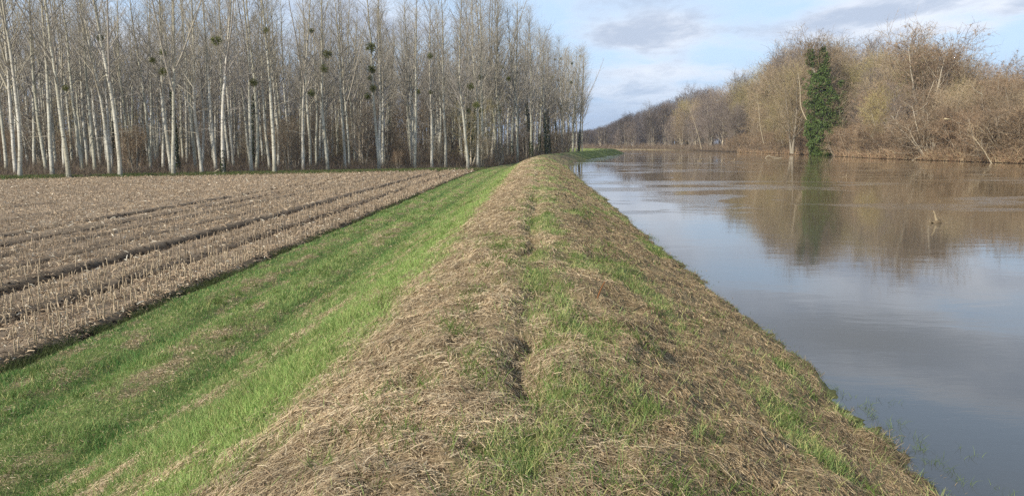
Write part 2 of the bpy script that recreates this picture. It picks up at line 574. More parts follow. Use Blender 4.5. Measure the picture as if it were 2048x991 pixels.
# bank sheet
s_rows = np.concatenate([np.arange(-6, 2.5, 0.3), np.exp(np.linspace(math.log(2.5), math.log(60), 620)), np.arange(60.3, 430, 1.1)])
u_cols = np.concatenate([np.linspace(-8.6, -4.5, 70), np.linspace(-4.45, 4.2, 240), np.linspace(4.3, 5.6, 6)])
SS, UU = np.meshgrid(s_rows, u_cols, indexing='ij')
lx, ly, nx, ny = line_at(SS)
ZZ = levee_z(UU, SS)
g = Geo()
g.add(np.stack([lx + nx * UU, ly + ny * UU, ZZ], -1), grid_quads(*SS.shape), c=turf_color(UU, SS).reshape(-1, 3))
tag(g.build('grass_bank', M['turf'], smooth=True), 'long mown flood bank, green on the field side and straw brown towards the river', 'bank', kind='structure')

# big ground sheet
g = Geo()
gx = np.linspace(-6000, 6000, 61); gy = np.linspace(-300, 9000, 62)
GX, GY = np.meshgrid(gx, gy, indexing='ij')
g.add(np.stack([GX, GY, np.full_like(GX, -0.75)], -1), grid_quads(*GX.shape)[:, ::-1], c=(0.20, 0.17, 0.11))
tag(g.build('ground', M['litter']), kind='structure')

# maize field with ruts
RUTS = [(-10.5, .125, .30), (-12.85, .19, .38), (-16.8, .11, .32), (-18.5, .20, .42), (-20.4, .19, .40), (-14.8, .10, .30), (-24.5, .09, .4), (-29, .08, .4)]
front_a = pix(-40, 357, -0.45); front_b = pix(1000, 338, -0.45)


def front_y(x):
    """line where the field stops and the poplars begin"""
    return front_b.y - 1.5 + (x - front_b.x) * (front_b.y - front_a.y) / (front_b.x - front_a.x)


def rut_amount(u, s):
    m = np.zeros_like(u)
    for c, d, w in RUTS:
        cc = c + 0.5 * (fbm(s * 0.06, s * 0 + c, 2) - 0.5)
        on = sstep(fbm(s * 0.11 + c, s * 0, 3), 0.18, 0.40) if d > 0.1 else sstep(fbm(s * 0.16 + c, s * 0, 3), 0.42, 0.58)
        if c < -17.5: on = on * sstep(s, 60, 45)
        m = np.maximum(m, (0.35 + 1.2 * fbm(u * 3, s * 1.5, 3)) * d / 0.15 * on * np.exp(-((u - cc) / w) ** 2))
    return m


def field_z(u, s):
    z = -0.45 + 0.05 * (fbm(u * 1.5, s * 0.8, 4, 0.6) - 0.5) + 0.04 * (fbm(u * 6, s * 6, 3) - 0.5) + 0.025 * np.cos(u * 2 * np.pi / 0.75)
    r = rut_amount(u, s)
    z = z - 0.14 * r * (0.6 + 0.8 * fbm(u * 5, s * 4, 3))
    for c, d, w in RUTS:
        if d > 0.08: z = z + 0.06 * d / .15 * np.exp(-((u - c - 0.5) / 0.2) ** 2) * fbm(u * 4, s * 3, 2)
    return z - 0.20 * sstep(u + .3 * (fbm(s * .6, s * 0, 3) - .5), -8.75, -8.2)


s_f = np.concatenate([np.exp(np.linspace(math.log(5.5), math.log(118), 520))])
u_f = -8.05 - np.concatenate([np.arange(0, 16, 0.075), np.exp(np.linspace(math.log(16), math.log(92), 130))])
SF, UF = np.meshgrid(s_f, u_f, indexing='ij')
lx, ly, nx, ny = line_at(np.minimum(SF, 95)); ly = ly + np.maximum(SF - 95, 0); lx = lx + 0.033 * np.maximum(SF - 95, 0)
FX = lx + nx * UF; FY = ly + ny * UF
ZF = field_z(UF, SF)
n = fbm(UF * 2, SF * 1.2, 4, 0.6)[..., None]; n2 = fbm(UF * 7, SF * 7, 3)[..., None]; nb = fbm(UF * .15, SF * .1, 2)[..., None]
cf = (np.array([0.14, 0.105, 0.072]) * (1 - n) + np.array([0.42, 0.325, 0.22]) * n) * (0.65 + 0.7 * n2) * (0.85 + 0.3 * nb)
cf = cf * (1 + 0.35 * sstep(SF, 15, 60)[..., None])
rr = np.clip(rut_amount(UF, SF) * 1.3, 0, 0.95)[..., None]
cf = cf * (1 - rr) + np.array([0.045, 0.034, 0.024]) * rr
fu = (sstep(UF + .5 * (fbm(SF * .5, SF * 0 + 8, 3) - .5), -8.95, -8.45) * sstep(fbm(UF * 2, SF * .9, 3), .2, .4))[..., None] * .9
cf = cf * (1 - fu) + np.array([.035, .03, .018]) * fu
ed = sstep(FY - front_y(FX), -3.5, 1.0)[..., None]
cf = cf * (1 - ed) + (np.array([0.075, 0.075, 0.03]) * (1 - n) + np.array([0.16, 0.12, 0.07]) * n) * ed
g = Geo()
q = grid_quads(*SF.shape)[:, ::-1]
fyq = (FY - front_y(FX)).ravel()[q].min(1)
q = q[fyq < 2.5]
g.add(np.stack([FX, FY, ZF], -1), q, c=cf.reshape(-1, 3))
tag(g.build('field', M['soil'], smooth=True), 'harvested maize field of short pale stubble crossed by dark wheel ruts', 'field', kind='structure')

# woodland floor under the poplars
gx = np.linspace(-330, 40, 120); gy = np.concatenate([np.linspace(60, 160, 60), np.linspace(163, 420, 70)])
WX, WY = np.meshgrid(gx, gy, indexing='ij')
n = fbm(WX * .3, WY * .3, 4, 0.6)[..., None]
gr = sstep(fbm(WX * .12 + 4, WY * .12, 3), .5, .62)[..., None]
cw = np.array([0.055, 0.038, 0.025]) * (1 - n) + np.array([0.13, 0.085, 0.055]) * n
cw = cw * (1 - .6 * gr) + np.array([0.05, 0.075, 0.02]) * .6 * gr
q = grid_quads(*WX.shape)
dq = (WY - front_y(WX)).ravel()[q].max(1); uq = (WX - xc(WY)).ravel()[q].min(1)
q = q[(dq > -1) & (uq < -3.0)]
g = Geo(); g.add(np.stack([WX, WY, -0.62 + 0.18 * (fbm(WX * .4, WY * .4, 3) - 0.2) - 0.5 * (sstep(WX - xc(WY), -9.5, -7.5))], -1), q, c=cw.reshape(-1, 3))
tag(g.build('woodland_floor', M['litter'], smooth=True), kind='structure')

# ------------------------------------------------------------------ far shore and river
shore_px = [(2700, 345), (2300, 334), (2048, 327), (1900, 322), (1760, 317), (1640, 311), (1500, 305.5), (1400, 302), (1300, 299.6)]
shore = [np.array(pix(a, b, 0)[:2]) for a, b in shore_px]
shore = [np.array([shore[0][0] + 30, -60.0]), np.array([shore[0][0] + 8, 10.0])] + shore + [np.array([20.0, 455.0]), np.array([-120.0, 500.0]), np.array([-400.0, 560.0]), np.array([-800.0, 620.0])]
shore = np.array(shore)
SH = spline(shore, 2.0)
_d = np.gradient(SH, axis=0); _d /= np.linalg.norm(_d, axis=1, keepdims=True)
SHN = np.stack([_d[:, 1], -_d[:, 0]], 1)                # away from the river
if SHN[5][0] < 0: SHN = -SHN
SHA = np.concatenate([[0], np.cumsum(np.linalg.norm(np.diff(SH, axis=0), axis=1))])


def shore_pt(s, o):
    x = np.interp(s, SHA, SH[:, 0]); y = np.interp(s, SHA, SH[:, 1])
    nx = np.interp(s, SHA, SHN[:, 0]); ny = np.interp(s, SHA, SHN[:, 1])
    return x + nx * o, y + ny * o


offs = np.array([-6, -2, -0.6, 0, 0.6, 1.5, 3, 6, 12, 25, 60, 140, 320])
offz = np.array([-1.0, -.5, -.12, .0, .15, .35, .6, .8, 1.0, 1.1, 1.1, 1.0, 0.2])
srow = np.arange(0, SHA[-1], 2.5)
S2, O2 = np.meshgrid(srow, offs, indexing='ij')
bxx, byy = shore_pt(S2, O2)
bz = np.interp(O2, offs, offz) + (0.35 * (fbm(S2 * .3, O2 * .3, 3) - .5)) * sstep(np.abs(O2), 0, 6)
bz = np.where(O2 <= -2, -1.0, bz)
n = fbm(S2 * .25, O2 * .3, 3)[..., None]
tanf = sstep(byy, 330, 420)[..., None]
cb = (np.array([0.07, 0.052, 0.036]) * (1 - n) + np.array([0.13, 0.10, 0.07]) * n) * (1 - tanf) + np.array([0.36, 0.29, 0.17]) * tanf
g = Geo(); g.add(np.stack([bxx, byy, bz], -1), grid_quads(*S2.shape)[:, ::-1], c=cb.reshape(-1, 3))
tag(g.build('far_bank', M['bank'], smooth=True), kind='structure')

# water: from under the levee slope to under the far bank
sL = np.linspace(-16, LARC[-1] - 1, 260)
ax, ay, nx, ny = line_at(sL); ax = ax + nx * 2.5; ay = ay + ny * 2.5
tR = np.interp(np.linspace(0, 1, 260), [0, 1], [0, SHA[-1]])
cxx, cyy = shore_pt(tR, 2.0)
NC = 24
tt = np.linspace(0, 1, NC)[None, :, None]
A_ = np.stack([ax, ay, ax * 0], -1)[:, None]; B_ = np.stack([cxx, cyy, cxx * 0], -1)[:, None]
g = Geo(); g.add(A_ * (1 - tt) + B_ * tt, grid_quads(260, NC))
tag(g.build('river', M['water'], smooth=True), 'wide muddy river in flood reflecting the sky and bare woods', 'river', kind='structure')


# ------------------------------------------------------------------ growth of branches
def grow(P, Rad, n, tr, ang, length, K, rr, wob=0.12, up=0.0, r_ratio=0.5, droop=0.0, lpow=0.0):
    """children on parent polylines; returns P2 (N*n,K,3), R2"""
    N, KP, _ = P.shape
    t = (tr[0] + (tr[1] - tr[0]) * (np.arange(n)[None] + rr.random((N, n))) / n)
    f = t * (KP - 1); i = np.minimum(f.astype(int), KP - 2); fr = (f - i)[..., None]
    idx = np.arange(N)[:, None]
    p0 = P[idx, i] * (1 - fr) + P[idx, i + 1] * fr
    r0 = Rad[idx, i] * (1 - fr[..., 0]) + Rad[idx, i + 1] * fr[..., 0]
    T = P[idx, i + 1] - P[idx, i]; T /= np.linalg.norm(T, axis=-1, keepdims=True) + 1e-9
    az = np.arange(n)[None] * 2.399 + rr.random((N, 1)) * 6.28 + rr.normal(size=(N, n)) * 0.5
    ref = np.where(np.abs(T[..., 2:3]) > 0.9, np.array([1.0, 0, 0]), np.array([0, 0, 1.0]))
    A = np.cross(T, ref); A /= np.linalg.norm(A, axis=-1, keepdims=True) + 1e-9
    B = np.cross(T, A)
    side = A * np.cos(az)[..., None] + B * np.sin(az)[..., None]
    an = np.radians(ang[0] + (ang[1] - ang[0]) * rr.random((N, n)))[..., None]
    D = T * np.cos(an) + side * np.sin(an)
    L = (length[0] + (length[1] - length[0]) * rr.random((N, n))) * (1 - t) ** lpow if lpow else (length[0] + (length[1] - length[0]) * rr.random((N, n)))
    M_ = N * n
    D = D.reshape(M_, 3); p = p0.reshape(M_, 3); L = L.reshape(M_)
    out = [p]
    for k in range(K - 1):
        D = D + rr.normal(size=D.shape) * wob
        D[:, 2] += up - droop * (k / K)
        D /= np.linalg.norm(D, axis=1, keepdims=True)
        p = p + D * (L / (K - 1))[:, None]
        out.append(p)
    P2 = np.stack(out, 1)
    rb = (r0.reshape(M_) * r_ratio)
    taper = np.linspace(1, 0.3, K)[None]
    return P2, rb[:, None] * taper, t.reshape(M_)


def trunk_line(h, r0, r1, K, rr, wob=0.02, lean=(0, 0)):
    D = np.array([lean[0], lean[1], 1.0]); D /= np.linalg.norm(D)
    p = np.zeros(3); out = [p]
    for k in range(K - 1):
        D = D + np.append(rr.normal(size=2) * wob, 0); D[2] = max(D[2], 0.6)
        D[:2] *= 0.93
        D /= np.linalg.norm(D)
        p = p + D * h / (K - 1); out.append(p)
    P = np.array(out)[None]
    t = np.linspace(0, 1, K)
    Rr = (r0 * (1 - t) ** 0.8 + r1)[None]
    Rr[0, 0] *= 1.3
    return P, Rr


def leaf_cloud(centers, radius, n, size, rr, flat=0.0):
    """n small leaf quads scattered in balls"""
    N = len(centers)
    d = rr.normal(size=(N * n, 3)); d /= np.linalg.norm(d, axis=1, keepdims=True)
    rad = np.repeat(np.broadcast_to(radius, (N,)), n) * rr.random(N * n) ** 0.45
    c = np.repeat(centers, n, 0) + d * rad[:, None]
    a = rr.normal(size=(N * n, 3)); a /= np.linalg.norm(a, axis=1, keepdims=True)
    b = np.cross(a, rr.normal(size=(N * n, 3))); b /= np.linalg.norm(b, axis=1, keepdims=True)
    s = (size * (0.6 + 0.8 * rr.random(N * n)))[:, None]
    V = np.stack([c - a * s, c - b * s * 0.6, c + a * s, c + b * s * 0.6], 1).reshape(-1, 3)
    q = np.arange(N * n * 4).reshape(-1, 4)
    return V, q


# ---- poplar prototypes: each is a list of (part name, mesh)
def poplar_proto(seed, h=26.5, fork=False, low=0.34, dense=1.0, wide=1.0):
    rr = np.random.default_rng(seed)
    P, Rr = trunk_line(h, 0.205, 0.015, 26, rr, 0.022, (rr.normal() * .02, rr.normal() * .02))
    tr = Geo(); v, q = tubes(P, Rr, 9); tr.add(v, q)
    # root flare is the widened first ring
    cr = Geo()
    l1, r1, t1 = grow(P, Rr, int(31 * dense), (low, 0.97), (26, 52), (6.4 * wide, 8.8 * wide), 8, rr, 0.06, 0.03, 0.42, lpow=0.75)
    if fork:
        lf, rf, tf = grow(P, Rr, 2, (0.34, 0.48), (22, 30), (13, 15), 8, rr, 0.03, 0.04, 0.75)
        l1 = np.concatenate([l1, lf]); r1 = np.concatenate([r1, rf])
    # a few bare, nearly level low boughs
    ll, rl, tl = grow(P, Rr, 4, (0.16, 0.42), (55, 85), (1.6, 4.2), 8, rr, 0.13, 0.02, 0.2)
    r1 = np.maximum(r1, 0.018)
    v, q = tubes(l1, r1, 5); cr.add(v, q)
    v, q = tubes(ll, np.maximum(rl, .018), 4); cr.add(v, q)
    l2, r2, t2 = grow(l1, r1, 8, (0.15, 1.0), (22, 50), (0.9, 2.6), 5, rr, 0.10, 0.05, 0.55)
    r2 = np.maximum(r2, 0.0065)
    v, q = tubes(l2, r2, 3); cr.add(v, q)
    l3, r3, t3 = grow(l2, r2, 3, (0.15, 1.0), (25, 60), (0.4, 1.1), 3, rr, 0.12, 0.04, 0.6)
    v, q = ribbons(l3, np.maximum(r3, 0.0045), rr); cr.add(v, q)
    l4, r4, _ = grow(ll, rl, 8, (0.3, 1.0), (30, 75), (0.3, 1.2), 4, rr, 0.12, 0.05, 0.5)
    v, q = ribbons(l4, np.full(r4.shape, 0.009), rr); cr.add(v, q)
    # short sprouts on the stem
    l5, r5, _ = grow(P, Rr, 60, (0.08, 0.7), (40, 85), (0.25, 0.9), 3, rr, 0.15, 0.05, 0.1)
    v, q = ribbons(l5, np.full(r5.shape, 0.008), rr); cr.add(v, q)
    return dict(trunk=tr.mesh('poplar_trunk', M['pop_bark'], True), crown=cr.mesh('poplar_crown', M['pop_limb']), P=P[0], limbs=l1)


POP = [poplar_proto(101), poplar_proto(102, fork=True), poplar_proto(103, dense=0.8, low=0.40), poplar_proto(104, fork=True, wide=1.1, low=.38),
       poplar_proto(105, dense=1.25, low=0.3), poplar_proto(106, low=0.45, dense=.9)]
EDGE = [poplar_proto(111, dense=1.9, low=0.28, wide=0.95), poplar_proto(112, dense=1.8, low=0.3, fork=True, wide=.9)]

# mistletoe ball (unit), ivy sleeve prototypes
rr = np.random.default_rng(5)
gm = Geo()
cc = np.zeros((1, 3))
v, q = leaf_cloud(cc, 1.0, 330, 0.12, rr); gm.add(v, q)
mp = rr.normal(size=(90, 3)); mp /= np.linalg.norm(mp, axis=1, keepdims=True)
mpl = np.stack([mp * 0.05, mp * 0.5, mp * 0.95], 1)
v, q = ribbons(mpl, np.full((90, 3), 0.02), rr); gm.add(v, q)
MISTLE = gm.mesh('mistletoe', M['mistletoe'])


def ivy_sleeve(P, z0, z1, r, n, seed, size=0.10, mat='ivy_dull'):
    rr = np.random.default_rng(seed)
    z = z0 + (z1 - z0) * rr.random(n) ** 1.15
    x = np.interp(z, P[:, 2], P[:, 0]); y = np.interp(z, P[:, 2], P[:, 1])
    th = rr.random(n) * 6.283
    lump = 0.6 + 0.9 * fbm(z * 0.9 + seed, th * 0.6, 3)
    rad = r * lump * (0.55 + 0.5 * rr.random(n)) * (1 - 0.45 * (z - z0) / (z1 - z0))
    c = np.stack([x + np.cos(th) * rad, y + np.sin(th) * rad, z], 1)
    g = Geo(); v, q = leaf_cloud(c, 0.08, 1, size, rr); g.add(v, q)
    return g.mesh('ivy', M[mat])


n_pop = 0


def place_poplar(x, y, z, proto, sc, rz, label, group, ivy=None, balls=()):
    global n_pop
    n_pop += 1
    t = empty('poplar_tree', (x, y, z), rz)
    t.scale = (sc, sc, sc)
    tag(t, label, 'tree', group)
    link(bpy.data.objects.new('trunk', proto['trunk']), t)
    link(bpy.data.objects.new('crown', proto['crown']), t)
    if ivy:
        link(bpy.data.objects.new('ivy', ivy_sleeve(proto['P'], 0.1, ivy[0], ivy[1], int(ivy[0] * 260), int(abs(x * 31 + y)))), t)
    for (px, py, rad) in balls:
        # the ball hangs at the tree's own distance, where the photo shows it
        d = pix_dir(px, py); k = (y / d.y)
        w = Vector((d.x * k, y - 0.5, CAMZ + d.z * k))
        loc = w - Vector((x, y, z))
        loc.rotate(Vector((0, 0, 1)).rotation_difference(Vector((0, 0, 1))))
        c, s_ = math.cos(-rz), math.sin(-rz)
        m = link(bpy.data.objects.new('mistletoe', MISTLE), t)
        m.location = ((loc.x * c - loc.y * s_) / sc, (loc.x * s_ + loc.y * c) / sc, loc.z / sc)
        m.scale = (rad / sc,) * 3
        m.rotation_euler = (rad * 40, rad * 90, rad * 70)
    return t


def pix_dir(px, py):
    a = (px - PW / 2) / FPX; b = (PH / 2 - py) / FPX
    return Vector((a, math.cos(PITCH) + b * math.sin(PITCH), -math.sin(PITCH) + b * math.cos(PITCH)))


# front row, where the photo shows each butt: px, py, proto, scale, label, ivy, mistletoe
front = [
    (-62, 358, 0, 1.02, 'pale front row poplar at the very left edge of the photo', None, []),
    (40, 357, 2, 1.0, 'straight pale front row poplar first in from the left edge', None, []),
    (138, 356, 1, 1.02, 'forked front row poplar second from the left edge', None, [(137, 177, .36)]),
    (241, 354, 3, 1.04, 'widely forked pale poplar above the bright grass at the field edge', None, [(206, 78, .42)]),
    (347, 352, 1, 1.0, 'poplar with a few small mistletoe balls on its fork above the verge', None, [(329, 107, .42), (330, 145, .5), (309, 122, .4)]),
    (447, 350, 3, .98, 'forked poplar with one large round mistletoe ball high in its left bough', (3.0, .3), [(436, 82, .62)]),
    (549, 348, 0, 1.03, 'tall straight poplar carrying mistletoe on a low left bough', None, [(510, 166, .5), (535, 62, .4)]),
    (656, 342, 4, 1.0, 'poplar with several mistletoe balls along its middle trunk, right of the low mistletoe bough', None, [(657, 109, .62), (650, 138, .58), (625, 187, .5), (625, 63, .36)]),
    (758, 339, 5, 1.04, 'stout pale poplar hung with a close column of dark green mistletoe balls', None, [(743, 95, .75), (745, 139, .65), (747, 177, .55), (737, 193, .5), (741, 157, .35)]),
    (864, 335, 0, 1.0, 'bushy lone standing poplar at the field corner with a dark root flare', None, [(861, 113, .5), (836, 184, .45), (862, 185, .35)]),
    (936, 337, 1, .98, 'whitish forked poplar standing right at the corner of field and grass path', None, [(941, 173, .55), (953, 210, .55)]),
]
front_pts = []
for i, (px, py, k, sc, lab, ivy, balls) in enumerate(front):
    p = pix(px, py, -0.5)
    front_pts.append((p.x, p.y))
    proto = EDGE[0] if i == 9 else (EDGE[1] if i == 10 else POP[k])
    place_poplar(p.x, p.y, -0.6, proto, sc, 1.3 * i, lab, 'poplars of the front row along the field', ivy, balls)

# rows behind, planted in lines running away
rr = np.random.default_rng(21)
cdir = np.array([-0.137, 0.99]); cdir /= np.linalg.norm(cdir)
fa, fb = np.array(front_pts[1]), np.array(front_pts[8])
fstep = (fb - fa) / 7.0
org = fa
mid, deep = [], []
for i in range(-24, 20):
    for j in range(0, 30):
        p = org + fstep * i + cdir * (6.6 * j) + rr.normal(size=2) * 0.35
        if p[1] < front_y(p[0]) + 3.0 or p[1] > 330: continue
        if p[0] - xc(p[1]) > -8.8: continue
        if p[1] > 265 and p[0] > -10: continue
        if min(math.hypot(p[0] - a, p[1] - b) for a, b in front_pts) < 4.0: continue
        if abs(p[0]) / p[1] > 0.69 or rr.random() < 0.04: continue
        edge = p[0] - xc(p[1]) > -16
        dist_back = (p[1] - front_y(p[0]))
        if edge and p[1] < 262: mid.append((p, 'edge'))
        elif dist_back < 88: mid.append((p, 'in'))
        else: deep.append(p)
mid.sort(key=lambda a: a[0][1] + abs(a[0][0]) * .3)
ivies = {}
edge_n = 0
EDGE_WORDS = ['first', 'second', 'third', 'fourth', 'fifth', 'sixth', 'seventh', 'eighth', 'ninth', 'tenth']
for idx, (p, where) in enumerate(mid):
    if idx >= 285:
        deep.append(p); continue
    back = p[1] - front_y(p[0])
    proto = EDGE[rr.integers(2)] if where == 'edge' and rr.random() < .6 else POP[rr.integers(6)]
    iv = (3 + 9 * rr.random(), 0.38) if (rr.random() < (0.30 if where == 'edge' else 0.05)) else None
    balls = []
    if where == 'edge' and rr.random() < .5:
        px = PW / 2 + FPX * p[0] / p[1]
        balls = [(px + rr.normal() * 6, 110 + 120 * rr.random(), .3 + .25 * rr.random()) for _ in range(rr.integers(1, 3))]
    if where == 'edge':
        lab, grp = 'bare slender poplar of the plantation edge beside the flood bank', 'poplars at the wood edge along the flood bank'
    elif back < 9:
        lab, grp = 'thin pale poplar standing just behind the front row', 'second row poplars'
    elif back < 45:
        lab, grp = 'slim pale poplar trunk in the middle rows of the plantation', 'middle row poplars'
    else:
        lab, grp = 'faint distant poplar trunk deep inside the plantation', 'deep row poplars'
    if iv and where != 'edge': lab, grp = 'poplar with a dark ivy clad trunk inside the plantation', 'ivy clad poplars'
    elif iv: lab, grp = 'ivy wrapped poplar beside the flood bank at the wood edge', 'ivy clad poplars by the bank'
    tall = 1.14 if where == 'edge' and p[1] > 125 else 1.0
    place_poplar(p[0], p[1], -0.65, proto, tall * (0.93 + 0.14 * rr.random()), rr.random() * 6.28, lab, grp, iv, balls)
print('POPLARS', n_pop, 'deep', len(deep))

# remaining poplars as one far mass
gt = Geo()
for k, p in enumerate(deep):
    r2 = np.random.default_rng(9000 + k)
    P, Rr = trunk_line(26 * (0.92 + .16 * r2.random()), 0.2, 0.02, 8, r2, 0.02)
    P = P + np.array([p[0], p[1], -0.65])
    v, q = tubes(P, Rr, 5); gt.add(v, q, c=(0.33, 0.31, 0.25))
    l1, r1, _ = grow(P, Rr, 26, (.3, .97), (24, 46), (5, 8), 5, r2, .06, .03, .3, lpow=.75)
    v, q = tubes(l1, np.maximum(r1, .02), 3); gt.add(v, q, c=(0.27, 0.23, 0.17))
    l2, r2_, _ = grow(l1, r1, 14, (.1, 1), (24, 50), (1, 2.8), 3, r2, .1, .05, .5)
    v, q = ribbons(l2, np.full(r2_.shape, .014), r2); gt.add(v, q, c=(0.25, 0.21, 0.16))
r2 = np.random.default_rng(4141)
bx_, by_ = [], []
while len(bx_) < 620:
    y = 150 + 230 * r2.random(); x = (r2.random() * .85 - .74) * y
    if x - xc(min(y, 270)) > -12 or y - front_y(x) < 62 or (y > 255 and x > -25): continue
    bx_.append(x); by_.append(y)
nn_ = len(bx_)
P = np.stack([np.array(bx_), np.array(by_), np.full(nn_, -.65)], 1)[:, None] + np.stack([np.zeros((nn_, 5)), np.zeros((nn_, 5)), (7 + 8 * r2.random(nn_))[:, None] * np.linspace(0, 1, 5)], -1)
P[:, 1:, :2] += np.cumsum(r2.normal(size=(nn_, 4, 2)) * .3, 1)
Rr = np.full((nn_, 5), .09) * np.linspace(1, .3, 5)
v, q = tubes(P, Rr, 4); gt.add(v, q, c=(.20, .17, .12))
l1, r1, _ = grow(P, Rr, 26, (.05, .98), (25, 75), (1.5, 4), 5, r2, .14, .03, .3)
v, q = ribbons(l1, np.full(r1.shape, .03), r2); gt.add(v, q, c=(.22, .175, .12))
l2, r2_, _ = grow(l1, r1, 8, (.1, 1), (25, 75), (.6, 1.8), 3, r2, .14, .02, .4)
v, q = ribbons(l2, np.full(r2_.shape, .02), r2); gt.add(v, q, c=(.24, .19, .125))
M['mass'] = mat_vertex('far_wood_bark', .9, .1, 2.0, .25)
tag(gt.build('poplar_wood', M['mass']), 'mass of further bare poplars filling the back of the plantation', 'wood', kind='stuff')


# undergrowth in the plantation: thin brown stems and brambles
def brush_mesh(pts, hh, nst, seed, cols, wid=0.012, spread=0.35, K=4, zb=-0.62):
    r2 = np.random.default_rng(seed)
    N = len(pts) * nst
    base = np.repeat(pts, nst, 0) + r2.normal(size=(N, 2)) * 0.5
    h = np.repeat(hh, nst) * (0.4 + 0.7 * r2.random(N))
    D = np.stack([r2.normal(size=N) * spread, r2.normal(size=N) * spread, np.ones(N)], 1)
    p = np.column_stack([base, np.full(N, 0.0) + (zb if np.isscalar(zb) else np.repeat(zb, nst))])
    out = [p]
    for k in range(K - 1):
        D = D + r2.normal(size=D.shape) * 0.28; D[:, 2] -= 0.12 * k
        Dn = D / np.linalg.norm(D, axis=1, keepdims=True)
        p = p + Dn * (h / (K - 1))[:, None]; out.append(p)
    P = np.stack(out, 1)
    W = np.full((N, K), wid) * np.linspace(1, .4, K) if np.isscalar(wid) else np.repeat(wid, nst)[:, None] * np.linspace(1, .4, K)
    v, q = ribbons(P, W, r2)
    c = cols[r2.integers(len(cols), size=N)] * (0.7 + 0.6 * r2.random((N, 1)))
    return v, q, np.repeat(c, K * 2, 0)


r2 = np.random.default_rng(77)
cnt = 26000
wy = 75 + 170 * r2.random(cnt) ** 1.2; wx = (r2.random(cnt) * 1.0 - 0.70) * wy
ok = (wy > front_y(wx) + 1.5) & (wx - xc(wy) < -9)
ok &= r2.random(cnt) < 0.25 + 1.2 * sstep(fbm(wx * .06, wy * .06, 3), .4, .6)
wx, wy = wx[ok], wy[ok]
back = wy - front_y(wx)
hh = 0.5 + 1.8 * fbm(wx * .1, wy * .1, 3) * sstep(back, 0, 14) + 3.2 * sstep(back, 18, 60) * fbm(wx * .05 + 3, wy * .05, 2)
brown = np.array([[0.15, 0.105, 0.075], [0.20, 0.15, 0.11], [0.13, 0.10, 0.075], [0.18, 0.155, 0.09]])
g = Geo(); v, q, c = brush_mesh(np.column_stack([wx, wy]), hh, 9, 78, brown, wid=0.016 + 0.008 * sstep(wy, 80, 200)); g.add(v, q, c=c)
tag(g.build('undergrowth', M['straw']), 'reddish brown bramble and brush under the poplars', 'undergrowth', kind='stuff')

# green verge at the foot of the front row
cnt = 60000
vx = -75 + 78 * r2.random(cnt); vy = front_y(vx) + r2.normal(size=cnt) * 1.3 + 0.4
gsel = fbm(vx * .18, vy * .3 + 5, 3)
ok = (gsel > 0.40) & (vx - xc(vy) < -8.0)
vx, vy = vx[ok], vy[ok]
greens = np.array([[0.08, 0.14, 0.03], [0.11, 0.17, 0.04], [0.15, 0.15, 0.06], [0.16, 0.12, 0.07]])
g = Geo(); v, q, c = brush_mesh(np.column_stack([vx, vy]), np.full(len(vx), .42), 3, 79, greens, wid=0.022, spread=.8, K=3, zb=-.5); g.add(v, q, c=c)
tag(g.build('verge_grass', M['grass']), 'strip of rough green weeds between field and poplars', 'weeds', kind='stuff')


# understorey bushes: small bare trees inside the plantation
def bush_proto(seed, h=6.0, stems=6, lean=0.35, n2=12, n3=8, n4=5, wid=.012, mat='twig_tan', spread=(25, 60), leaf=0, bark='bark_dark', arch=0.0, trunk_r=0.09):
    rr = np.random.default_rng(seed)
    tr, cr = Geo(), Geo()
    Ps, Rs = [], []
    for k in range(stems):
        a = 2.4 * k + rr.random(); l = lean * (0.4 + rr.random())
        P, Rr = trunk_line(h * (0.65 + 0.35 * rr.random()), trunk_r * h / 6 * (0.7 + .5 * rr.random()), 0.012, 10, rr, 0.05, (l * math.cos(a), l * math.sin(a)))
        P[0, :, 0] += 0.25 * math.cos(a) * min(1, stems - 1); P[0, :, 1] += 0.25 * math.sin(a) * min(1, stems - 1)
        Ps.append(P); Rs.append(Rr)
    P = np.concatenate(Ps); Rr = np.concatenate(Rs)
    v, q = tubes(P, Rr, 6); tr.add(v, q)
    l1, r1, t = grow(P, Rr, n2, (0.12, 0.97), spread, (h * .22, h * .45), 7, rr, 0.13, 0.05, 0.4, arch, lpow=0.25)
    v, q = tubes(l1, np.maximum(r1, wid * 1.3), 4); (tr if wid > .015 else cr).add(v, q)
    l2, r2_, t = grow(l1, r1, n3, (0.1, 1), (25, 65), (h * .07, h * .2), 4, rr, 0.18, 0.04, 0.5, arch)
    v, q = tubes(l2, np.maximum(r2_, wid) * np.linspace(1, .6, 4), 3); cr.add(v, q)
    l3, r3, t = grow(l2, r2_, n4, (0.1, 1), (25, 75), (h * .03, h * .09), 3, rr, 0.2, 0.02, 0.5, arch)
    v, q = ribbons(l3, np.full(r3.shape, wid * .8) * np.linspace(1, .5, 3), rr); cr.add(v, q)
    d = dict(trunk=tr.mesh('stem', M[bark], True), crown=cr.mesh('twig_crown', M[mat]), P=P[0], h=h)
    if leaf:
        pick = l2[rr.choice(len(l2), leaf)][:, 2]
        gl = Geo(); v, q = leaf_cloud(pick, 0.28, 6, 0.09, rr); gl.add(v, q)
        d['leaf'] = gl.mesh('dead_leaf', M['dead_leaf'])
    return d


def place_tree(name, proto, loc, sc, rz, label, cat, group=None, extra=None, lean=(0, 0)):
    t = empty(name, loc, rz)
    t.scale = sc if isinstance(sc, tuple) else (sc, sc, sc)
    t.rotation_euler = (lean[0], lean[1], rz)
    tag(t, label, cat, group)
    link(bpy.data.objects.new('trunk', proto['trunk']), t)
    link(bpy.data.objects.new('crown', proto['crown']), t)
    if 'leaf' in proto: link(bpy.data.objects.new('dead_leaves', proto['leaf']), t)
    for nm, me in (extra or []): link(bpy.data.objects.new(nm, me), t)
    return t


